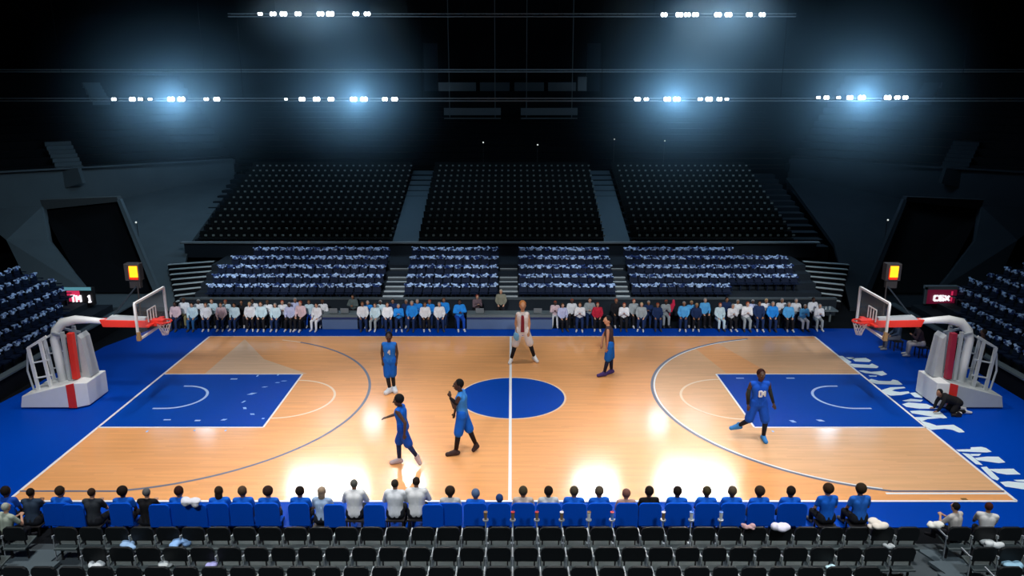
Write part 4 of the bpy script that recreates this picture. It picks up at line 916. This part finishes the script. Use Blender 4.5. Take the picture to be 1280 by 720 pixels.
# people near the right hoop
x, y = G(1143, 446); seat_person(SS[1], (x+.25, y, 0), R(75), 1.12, MSKIN, HB, (.05,.03,.04), (.45,.42,.44), (.7,.7,.7), 'person in pale trousers hunched on a seat behind the right hoop')
b = MB(); b.box(-.2,.2,-.22,.22,.44,.50); [b.box(sx-.02,sx+.02,sy-.02,sy+.02,0,.44) for sx in (-.17,.17) for sy in (-.18,.18)]; o = b.build('stool', M_DBOX); o.location = (x+.25, y, 0); tag(o, 'black square stool under the hunched person behind the right hoop', 'stool')
x, y = G(1118, 440); seat_person(SS[0], (x+.2, y+.3, 0), R(80), 1.05, MSKIN, HB, (.03,.05,.09), (.08,.09,.12), (.2,.2,.2), 'person in dark clothes seated beyond the hunched one by the right hoop')
b = MB(); b.box(-.2,.2,-.22,.22,.41,.47); [b.box(sx-.02,sx+.02,sy-.02,sy+.02,0,.41) for sx in (-.17,.17) for sy in (-.18,.18)]; o = b.build('stool', M_DBOX); o.location = (x+.2, y+.3, 0); tag(o, 'black square stool beyond the first, by the dark-clothed person', 'stool')
a = P(1254, 455, 29.2); seat_person(ST, (18.75, a.y, 0.0), R(60), 1.2, (.10,.05,.03), HB, (.035,.020,.018), (.02,.015,.015), BK, 'standing person in very dark brown clothes behind the right hoop base')
# crouched photographer by the right base
J = dict(hk=1.05, face=(-.9,-.5), head=(-.42,-.05,.66), neck=(-.34,-.02,.54), sho_l=(-.28,-.17,.50), sho_r=(-.24,.15,.50), elb_l=(-.38,-.2,.28), elb_r=(-.34,.16,.28), wri_l=(-.46,-.16,.08), wri_r=(-.42,.12,.08),
         hip_l=(.22,-.10,.34), hip_r=(.22,.10,.34), kne_l=(.02,-.15,.08), kne_r=(.04,.14,.08), ank_l=(.44,-.14,.07), ank_r=(.44,.14,.07), toe_l=(.60,-.16,.05), toe_r=(.60,.16,.05))
J['hnd_l'] = (-1,0,.0); J['hnd_r'] = (-1,0,.0)
CR = seated_set(J, .02, .5)
x, y = G(1186, 515); seat_person(CR, (x, y, .01), 0, 1.15, MSKIN, BLK, (.012,.012,.014), (.01,.01,.012), (.6,.6,.6), 'photographer in black crouching on all fours beside the right hoop base')
b = MB(); b.box(-.10,.10,-.05,.05,0,.13,0); b.tube([(-.10,0,.065),(-.24,0,.065)], .05, 12, mi=0); b.box(-.04,.04,-.04,.04,.13,.17,0); o = b.build('camera', M_DBOX); o.location = (x+.1, y-.42, .006); tag(o, 'black camera on the blue floor beside the crouching photographer', 'camera')
b = MB(); b.ell((0,0,.06), (.12,.09,.06), 10, 8); o = b.build('white_cloth', M_CLOTH, None, True); setcol(o, (.8,.8,.8)); o.location = (x+.22, y-.25, .0); tag(o, 'small white cloth bundle on the floor by the photographer', 'cloth')

# ------------------------------------------------------------------ foreground seating
RS = [(16.7, .10), (15.7, .20), (14.8, .30)]
b = MB()
for k, (D, z) in enumerate(RS): b.box(-24, 24, yw(D) - .60, yw(D) + (.40 if k else .72), -.02, z)
b.box(-24, 24, yw(8), yw(14.2), -.02, .34)
struct(b.build('stand_terrace_near', mat('near_concrete', (.045,.06,.07), .9, noise=.2, nscale=1.5)))
def chair_proto():
    root = empty('spectator_chair'); w = .56
    # rounded-top backrest leaning back (rear face to the camera)
    b = MB(); pts = []
    prof = [(-w/2+.02, .56), (-w/2, .80), (-w/2+.03, .90), (-w/2+.10, .945), (w/2-.10, .945), (w/2-.03, .90), (w/2, .80), (w/2-.02, .56)]
    b.prism([(x, -.02 - (z-.5)*.12, z) for x, z in prof], (0, .07, 0)); b.build('backrest', M_SEATBLK, root, bevel=.015)
    b = MB(); b.prism([(-.27, -.16, .37), (.27, -.16, .37), (.27, .36, .42), (-.27, .36, .42)], (0, 0, .05)); b.build('seat', M_SEATPAN, root, bevel=.015)
    b = MB(); b.bar((-.20, .02, .38), (-.20, -.0, .60), .03, .03); b.bar((.20, .02, .38), (.20, 0, .60), .03, .03); b.box(-.22, .22, .0, .04, .33, .38); b.build('hinge_frame', M_DBOX, root)
    for s in (-1, 1):
        b = MB(); b.box(s*.20-.02, s*.20+.02, .02, .06, 0, .36); b.box(s*.20-.03, s*.20+.03, .02, .32, 0, .02); b.build('leg', M_DBOX, root)
    b = MB(); b.box(-.318, -.302, -.06, -.03, 0, .66); b.box(-.325, -.295, -.07, .34, .66, .70); b.box(-.33, -.29, -.075, -.035, .64, .72); b.build('armrest', M_CHROME, root, bevel=.004)
    return root
proto = chair_proto(); first = [True]
def put_chair(X, D, z, label, group):
    if first[0]: o = proto; first[0] = False
    else: o = copy_tree(proto)
    o.location = (X, yw(D), z); o.rotation_euler = (0, 0, 0); tag(o, label, 'chair', group); return o
PW = .622
names = ['frontmost', 'middle', 'nearest']
for r, (D, z) in enumerate(RS):
    d = D*math.cos(TH) + (CH - z - .8)*math.sin(TH); k = 0
    for n in range(-22, 24):
        X = (n + .5) * PW + (.01); px = 640 + X*F/d
        if px < -20 or px > 1300: continue
        aisL = [(36, 78), (16, 96), (-5, -6)][r]; aisR = [(1146, 1196), (1138, 1212), (1112, 1226)][r]
        if aisL[0] < px < aisL[1] or aisR[0] < px < aisR[1]: continue
        k += 1
        put_chair(X, D, z, 'black chair, %s of the three near rows, %s chair from the left' % (names[r], ordn(k)), 'black chairs in the %s near row' % names[r])
# grey aisle steps
def aisle(px_a, label_name):
    b = MB()
    for k in range(5):
        D = 17.1 - .62*k; z = .04 + .085*k + .02; t = k/4
        xa = px_a[0] + (px_a[2]-px_a[0])*t; xb = px_a[1] + (px_a[3]-px_a[1])*t
        x0 = (xa-640)/F*(D*.9686 + 2.75); x1 = (xb-640)/F*(D*.9686 + 2.75)
        b.prism([(x0, yw(D), z), (x1, yw(D), z), (x1 + (px_a[3]-px_a[1])/4*.018, yw(D)-.64, z), (x0 + (px_a[2]-px_a[0])/4*.018, yw(D)-.64, z)], (0,0,.085))
    return struct(b.build(label_name, M_SLATE))
aisle((1148, 1182, 1196, 1250), 'stair_near_right'); aisle((34, 80, -30, 60), 'stair_near_left')

# row zero: low blue chairs with people
MB0 = MB(); w = .60
prof = [(-.5, .30), (-.5, .84), (-.44, .92), (-.34, .952), (.34, .952), (.44, .92), (.5, .84), (.5, .30)]
MB0.prism([(x*.64, -.03, z) for x, z in prof], (0, .06, 0)); me_bb = MB0.mesh('backrest', M_SEATBLUE, bevel=.012)
MB0 = MB(); MB0.box(-.29, .29, .02, .48, .26, .32); me_bs = MB0.mesh('seat', M_SEATBLUE, bevel=.02)
me_bl = []
for sx in (-.24, .24):
    for sy in (.06, .42): MB0 = MB(); MB0.box(sx-.015, sx+.015, sy-.015, sy+.015, 0, .27); me_bl.append(MB0.mesh('leg', M_DBOX))
D0 = 17.95; d0 = D0*math.cos(TH) + 10.4*math.sin(TH)
def rx(px): return (px-640)/F*d0
SN = seated_set(seat_J(0.02, 0, 1.28, .29), .02, .5, top='shirt')
SNc = seated_set(seat_J(0.02, 0, 1.25, .28), .02, .5, top='shirt', hair='curly')
SNl = seated_set(seat_J(0.04, 0, 1.2, .28), .02, .5, top='shirt', hair='long')
SW = seated_set(seat_J(0.03, 2, 1.0, .42), .018, .6, top='coat')
SC = seated_set(seat_J(0.04, 1, 1.05, .22), .018, .6, top='shirt')
BR = (.03,.018,.012)
ROW0 = [ # px, set, chairback?, hair, top, skin, label detail
 (3, SN, 1, HB, DBLUE, DSKIN, 'black-haired spectator cut off at the left edge of the photo'),
 (33, SC, 0, HB, (.03,.05,.085), MSKIN, 'black-haired spectator in a dark slate shirt, second from the left edge'),
 (71, SN, 1, BR, BLUE, MSKIN, 'dark-haired spectator in a blue chair left of the charcoal t-shirt'),
 (110, SC, 0, (.04,.022,.015), (.030,.036,.045), LSKIN, 'spectator in a charcoal t-shirt with broad back turned, leftmost area'),
 (150, SNc, 1, HB, BLUE, DSKIN, 'curly black-haired spectator between the charcoal and black shirts'),
 (179, SC, 0, (.12,.12,.12), (.008,.008,.010), LSKIN, 'grey-haired spectator in a black shirt beside a white cup'),
 (221, SN, 1, (.035,.012,.010), BLUE, MSKIN, 'spectator with reddish dark hair in a blue chair beside a white bundle'),
 (271, SNl, 1, BR, BLUE, MSKIN, 'dark-haired spectator with pale collar, right of the white bundle'),
 (301, SN, 1, (.08,.05,.03), BLUE, MSKIN, 'brown-haired spectator between the pale-collared one and the leaning one'),
 (333, SNc, 1, (.03,.015,.012), BLUE, LSKIN, 'dark curly-haired spectator whose bare arm rests right of the chair'),
 (373, SN, 1, HB, BLUE, MSKIN, 'black-haired spectator left of the fair-haired one in white and blue'),
 (400, SNl, 0, (.35,.26,.18), (.35,.48,.68), LSKIN, 'fair-haired spectator in a white and light blue top'),
 (442, SW, 0, (.10,.10,.09), (.80,.81,.83), MSKIN, 'grey-haired spectator in a white shirt sitting tall and apart'),
 (493, SW, 0, (.03,.025,.02), (.74,.77,.82), MSKIN, 'left of the two adjacent spectators in white shirts'),
 (520, SW, 0, BR, (.80,.81,.83), MSKIN, 'right and taller of the two adjacent spectators in white shirts'),
 (562, SNc, 1, BR, (.6,.6,.6), DSKIN, 'curly-haired spectator with white collar right of the white shirts'),
 (594, SN, 1, (.10,.16,.30), BLUE, MSKIN, 'small spectator with bluish grey hair left of the half line'),
 (624, SN, 1, (.02,.06,.20), BLUE, DSKIN, 'low small blue-capped head just left of the half line'),
 (654, SN, 1, (.06,.05,.03), (.6,.5,.45), MSKIN, 'spectator with pale collar just right of the half line'),
 (686, SN, 1, HB, (.6,.62,.65), DSKIN, 'black-haired spectator with white collar, second right of the half line'),
 (718, SN, 1, (.07,.055,.035), BLUE, MSKIN, 'brown-haired spectator, third right of the half line, against the glare'),
 (750, SN, 1, (.09,.07,.05), BLUE, MSKIN, 'greyish brown-haired spectator, fourth right of the half line'),
 (784, SN, 1, (.20,.09,.07), (.5,.3,.25), LSKIN, 'slight red-brown-haired spectator, fifth right of the half line'),
 (813, SN, 1, HB, BLK, DSKIN, 'black-haired spectator in black sitting slightly lower, sixth right of half line'),
 (848, SN, 1, HB, BLUE, DSKIN, 'black-haired spectator, seventh right of the half line, against the glare'),
 (885, SN, 1, (.05,.04,.02), BLUE, DSKIN, 'dark brown-haired spectator, eighth right of the half line'),
 (917, SN, 1, (.08,.06,.04), BLUE, DSKIN, 'olive brown-haired spectator, ninth right of the half line'),
 (952, SNc, 1, BR, BLUE, DSKIN, 'bushy dark-haired spectator, tenth right of the half line'),
 (991, SN, 1, HB, BLUE, DSKIN, 'round black-haired spectator left of the pair in blue jerseys'),
 (1038, SNc, 0, (.04,.02,.01), BLUE, LSKIN, 'larger dark-haired spectator in a blue jersey, left of the pair'),
 (1079, SNc, 0, (.03,.02,.012), (.02,.15,.62), MSKIN, 'rightmost front spectator, in a blue jersey with pale collar')]
XS = [rx(r_[0]) for r_ in ROW0]
hs = {0: 1.0}
for i, (px, ss, cb, hr, top, skin, lab) in enumerate(ROW0):
    X = rx(px); s = 1.06; z = .0; Y = yw(D0) + .14
    if ss is SW: s = 1.13; Y = yw(D0) + .10
    if ss is SC: s = 1.08
    if px == 624: s = .88
    if px == 594: s = 1.0
    if px == 784: s = 1.0
    if px >= 1030: s = 1.12
    if px == 520: s = 1.18
    o = seat_person(ss, (X, Y, z), R(0) + rg.uniform(-.1,.1), s, skin, hr, top, (.012,.014,.02), (.1,.1,.1), lab)
    nxt = (XS[i+1] - X) if i+1 < len(XS) else .67; prv = (X - XS[i-1]) if i else .67
    if cb:
        root = empty('courtside_chair', (X, yw(D0), 0))
        wd = max(.55, min(nxt, prv, .78)); root.scale = (min(1.25, wd/.66), 1, 1)
        link('backrest', me_bb, root); link('seat', me_bs, root); [link('leg', m_, root) for m_ in me_bl]
        tag(root, ('blue chair of the ' + lab.replace(' spectator', ' sitter'))[:200] if len(lab.split()) <= 12 else 'blue chair under the %s front-row head from the left' % ordn(i+1), 'chair', 'blue courtside chairs in the near front row')
    else:
        sz = .24*s if ss is not SW else .42*s
        b = MB(); b.box(-.24, .24, -.16, .26, sz-.05, sz+.0); [b.box(sx-.02, sx+.02, sy-.02, sy+.02, 0, sz-.05) for sx in (-.2,.2) for sy in (-.12,.22)]
        o2 = b.build('low_stool', M_DBOX, None, bevel=.01); o2.location = (X, Y, 0); tag(o2, 'black low stool under the %s front-row spectator from the left' % ordn(i+1), 'stool')
# fill empty blue chairs in the wider gaps
fill = []
for i in range(len(XS)-1):
    g = XS[i+1] - XS[i]
for px, lab in ((93,'between the slate and charcoal shirts'),(200,'beside the black shirt'),(246,'behind the white bundle'),(418,'beside the fair-haired spectator'),(468,'between the two groups of white shirts'),(541,'right of the tall white-shirted pair')):
    root = empty('courtside_chair', (rx(px), yw(D0)-.07, 0)); root.scale = (.85, 1, 1); link('backrest', me_bb, root); link('seat', me_bs, root); [link('leg', m_, root) for m_ in me_bl]
    tag(root, 'empty blue chair ' + lab, 'chair', 'blue courtside chairs in the near front row')

# loose items on the near chairs
def bundle(px, D, z, col, sc, label, nm='towel', cat='towel', seed=1, col2=None):
    r_ = random.Random(seed); b = MB()
    for i in range(7): b.ell((r_.uniform(-.09,.09)*sc, r_.uniform(-.06,.06)*sc, .035*sc + r_.uniform(0,.05)*sc), (r_.uniform(.05,.09)*sc, r_.uniform(.04,.07)*sc, r_.uniform(.025,.05)*sc), 10, 6, rot=Matrix.Rotation(r_.uniform(0,3), 3, 'Z'))
    me = remeshed(b, .012*sc, None, 1); me.materials.append(M_CLOTH); o = link(nm, me); setcol(o, col)
    d = D*math.cos(TH) + (CH-z)*math.sin(TH); o.location = ((px-640)/F*d, yw(D), z); tag(o, label, cat); return o
bundle(162, 16.58, .53, (.35,.55,.85), 1.5, 'pale blue and white towel on a chair in the frontmost black row, left', seed=1)
bundle(225, 16.58, .53, (.30,.52,.90), 1.7, 'bright blue-white towel on a chair in the frontmost row below the white bundle', seed=2)
bundle(120, 15.58, .63, (.70,.76,.80), 1.5, 'crumpled white bag on a chair in the middle row at left', 'bag', 'bag', 3)
bundle(206, 15.58, .63, (.55,.60,.62), 1.4, 'grey-white towel on a chair in the middle black row', seed=4)
bundle(265, 15.58, .63, (.42,.42,.80), 1.3, 'lavender towel on a chair in the middle black row', seed=5)
bundle(1038, 15.58, .63, (.60,.85,.95), 1.0, 'small cyan-white ball of cloth on a middle-row chair near the right', seed=6)
bundle(1267, 15.58, .63, (.35,.60,.78), 1.9, 'light blue bag on a middle-row chair at the right edge', 'bag', 'bag', 7)
bundle(1240, 16.58, .53, (.75,.80,.82), 1.9, 'white plastic bag on a frontmost-row chair at the right edge', 'bag', 'bag', 8)
bundle(1110, 16.58, .53, (.55,.60,.62), 1.1, 'grey scrap of cloth on a frontmost-row chair left of the right aisle', seed=9)
bundle(975, 16.55, 1.03, (.78,.76,.90), 1.9, 'white lilac-tinted shirt draped over a chair back at right', 'shirt', 'shirt', 10)
bundle(1097, 16.6, 1.03, (.80,.74,.66), 1.9, 'cream shirt draped over a chair back at right', 'shirt', 'shirt', 11)
bundle(1170, 16.7, .98, (.88,.88,.82), 1.7, 'white cap-shaped bundle at the top of the right aisle', 'cap', 'cap', 12)
bundle(238, 17.75, .95, (.72,.72,.80), 2.0, 'white bundle resting on top of a blue chair back at left', 'shirt', 'shirt', 13)
def cup(px, D, z, c1, c2, label, h=.16):
    b = MB(); b.tube([(0,0,0),(0,0,h)], [.035,.05], 12, mi=0); b.tube([(0,0,h),(0,0,h+.012)], .053, 12, mi=1); b.tube([(.01,0,h),(.025,0,h+.07)], .006, 6, mi=1)
    o = b.build('paper_cup', [mat('cup_%s' % c1[0], c1[1], .6), mat('lid_%s' % c2[0], c2[1], .6)]); d = D*math.cos(TH) + (CH-z)*math.sin(TH); o.location = ((px-640)/F*d, yw(D), z); tag(o, label, 'cup', 'cups on the slim stands')
wt = ('white', (.8,.82,.85)); rd = ('red', (.55,.05,.04)); bn = ('brown', (.25,.16,.08)); bl = ('blue', (.1,.25,.7))
dd = RS[0][0]
for px, c1, c2, pos in ((641,bn,rd,'nearest the half line'),(671,bn,rd,'second right of the half line'),(702,bn,wt,'third right of the half line'),(736,wt,bn,'fourth right of the half line'),(765,bl,rd,'fifth right of the half line'),(829,bn,wt,'sixth right of the half line'),(864,wt,bl,'seventh right of the half line'),(901,wt,bl,'eighth right of the half line'),(607,bn,bn,'first left of the half line')):
    d_ = 17.55*math.cos(TH) + (CH-.8)*math.sin(TH); X = (px-640)/F*d_
    b = MB(); b.tube([(0,0,0),(0,0,.70)], .018, 8); b.tube([(0,0,.69),(0,0,.72)], .075, 14); b.tube([(0,0,0),(0,0,.015)], .10, 14)
    o = b.build('cup_stand', M_CHROME); o.location = (X, yw(17.55), -.0); tag(o, 'slim metal cup stand behind the blue chairs, %s' % pos, 'stand', 'cup stands behind the blue chairs')
    cup(px, 17.55, .72, c1, c2, '%s cup with %s lid on a slim stand, %s' % (c1[0], c2[0], pos), .20)
# flowers / rosette like red and white bunch
bundle(935, 16.6, 1.03, (.55,.35,.36), 1.2, 'small red and white bunch on a chair back right of the glare', 'cloth_bunch', 'cloth', 14)
# right-hand spectators beyond the aisle
SR = SC
def rx2(px, D, z): return (px-640)/F*(D*math.cos(TH) + (CH-z)*math.sin(TH))
seat_person(SC, (rx2(1194, 16.85, .8), yw(16.85), .40), R(25), 1.0, LSKIN, BLK, (.55,.52,.50), BK, BK, 'dark-haired spectator in white at the top right beyond the aisle')
seat_person(SC, (rx2(1232, 16.85, .8), yw(16.85), .40), R(-20), 1.0, MSKIN, (.06,.015,.012), (.70,.70,.70), BK, BK, 'spectator in a white shirt leaning in the front row at the right edge')
seat_person(SC, (rx2(8, 16.9, .8), yw(16.9), .36), R(-20), 1.0, LSKIN, (.40,.42,.36), (.42,.48,.40), BK, BK, 'pale green-clothed spectator leaning in at the left edge')
# ------------------------------------------------------------------ court floods and added fill spots
def spot(x, y, z, tx, ty, power, size, blend, col=(1, .97, .93), rad=.5):
    l = bpy.data.lights.new('court_and_fill_spot', 'SPOT'); l.energy = power; l.spot_size = R(size); l.spot_blend = blend; l.color = col; l.shadow_soft_size = rad
    o = bpy.data.objects.new('court_and_fill_spot', l); COL.objects.link(o); o.location = (x, y, z)
    o.rotation_euler = (Vector((tx, ty, 0)) - Vector((x, y, z))).to_track_quat('-Z', 'Y').to_euler(); return o
for x in (-11, 0, 11):
    spot(x, -9.0, 22, x*1.04, -7.4, 9800, 62, .85)
    spot(x, 2.0, 22, x*1.02, 0.6, 5000, 56, .85)
for x in (-15, -9, -3, 3, 9, 15): spot(x*.9, -16, 13.5, x, 10.6, 13500, 17, .7, (.97,.98,1.0))  # unseen low spots added to brighten the people on the benches
for x in (-13, -4.5, 4.5, 13): (spot(x, 3, 22, x, 15.2, 7500, 26, .8, (.80,.90,1.0)))  # added spots that brighten the covers in the lower far stand
# added cool fill spots light the near stands and far benches
def area(x, y, z, tx, ty, tz, power, sx, sy, col):
    l = bpy.data.lights.new('roof_panel_light', 'AREA'); l.shape = 'RECTANGLE'; l.size = sx; l.size_y = sy; l.energy = power; l.color = col
    o = bpy.data.objects.new('roof_panel_light', l); COL.objects.link(o); o.location = (x, y, z); o.rotation_euler = (Vector((tx, ty, tz)) - Vector((x, y, z))).to_track_quat('-Z', 'Y').to_euler(); return o
# four roof floodlight banks whose mirror images glare on the near varnish
for px, py, w_, h_, L_ in ((412, 613, 5.6, 1.5, 95), (512, 611, 1.8, 1.9, 80), (744, 615, 3.0, 1.4, 75), (868, 611, 5.4, 2.0, 95)):
    gx_, gy_ = G(px, py); dirv = Vector((gx_, gy_ - CY, CH)); t = 20.0 / CH   # continue the mirrored ray up to z = 20
    lx, ly = gx_ + gx_*t, gy_ + (gy_ - CY)*t
    A = w_*h_; o = area(lx, ly, 20.0, gx_, gy_, 0, math.pi*A*L_*.025, w_, h_, (1.0, .97, .92)); o.data.spread = R(20)
spot(0, 6, 23, 0, 16.5, 1200, 80, 1.0, (.75,.88,1.0), 1.0)  # weak fill spot added over the far stand
spot(-12, -4, 20, -22.5, 6, 2200, 40, 1.0, (.75,.85,1.0), 1.0)  # fill spot added for the left side stand
spot(12, -4, 20, 23, 6, 1600, 40, 1.0, (.75,.9,1.0), 1.0)  # fill spot added for the right side stand
for sx, pw in ((-1, 3600), (1, 2600)): spot(sx*3, -13, 20, sx*16.6, -.6, pw, 20, .9)  # narrow spots added to whiten the two hoop bases
spot(-8, 0, 20, -26, 17, 7500, 50, 1.0, (.7,.88,1.0), 1.0)  # fill spot added to lift the upper left corner walls
spot(8, 0, 20, 26, 17, 500, 50, 1.0, (.7,.88,1.0), 1.0)  # much weaker fill spot added for the right corner
spot(-9, -24, 19, -9, -11.5, 8800, 80, 1.0, (.9,.96,1.0), 1.0)  # fill spot added behind the near seats, left half
spot(9, -24, 19, 9, -11.5, 8800, 80, 1.0, (.9,.96,1.0), 1.0)  # same added fill for the right half
w_ = bpy.data.worlds.new('World'); scene.world = w_; w_.use_nodes = True; w_.node_tree.nodes['Background'].inputs[0].default_value = (.02,.04,.06,1); w_.node_tree.nodes['Background'].inputs[1].default_value = .3
# ------------------------------------------------------------------ view
scene.view_settings.view_transform = 'Standard'; scene.view_settings.look = 'None'; scene.view_settings.exposure = 0; scene.view_settings.gamma = 1; scene.view_settings.use_curve_mapping = False
scene.cycles.use_denoising = True; scene.cycles.max_bounces = 6; scene.cycles.volume_bounces = 0; scene.cycles.transparent_max_bounces = 12
scene.cycles.sample_clamp_indirect = 4
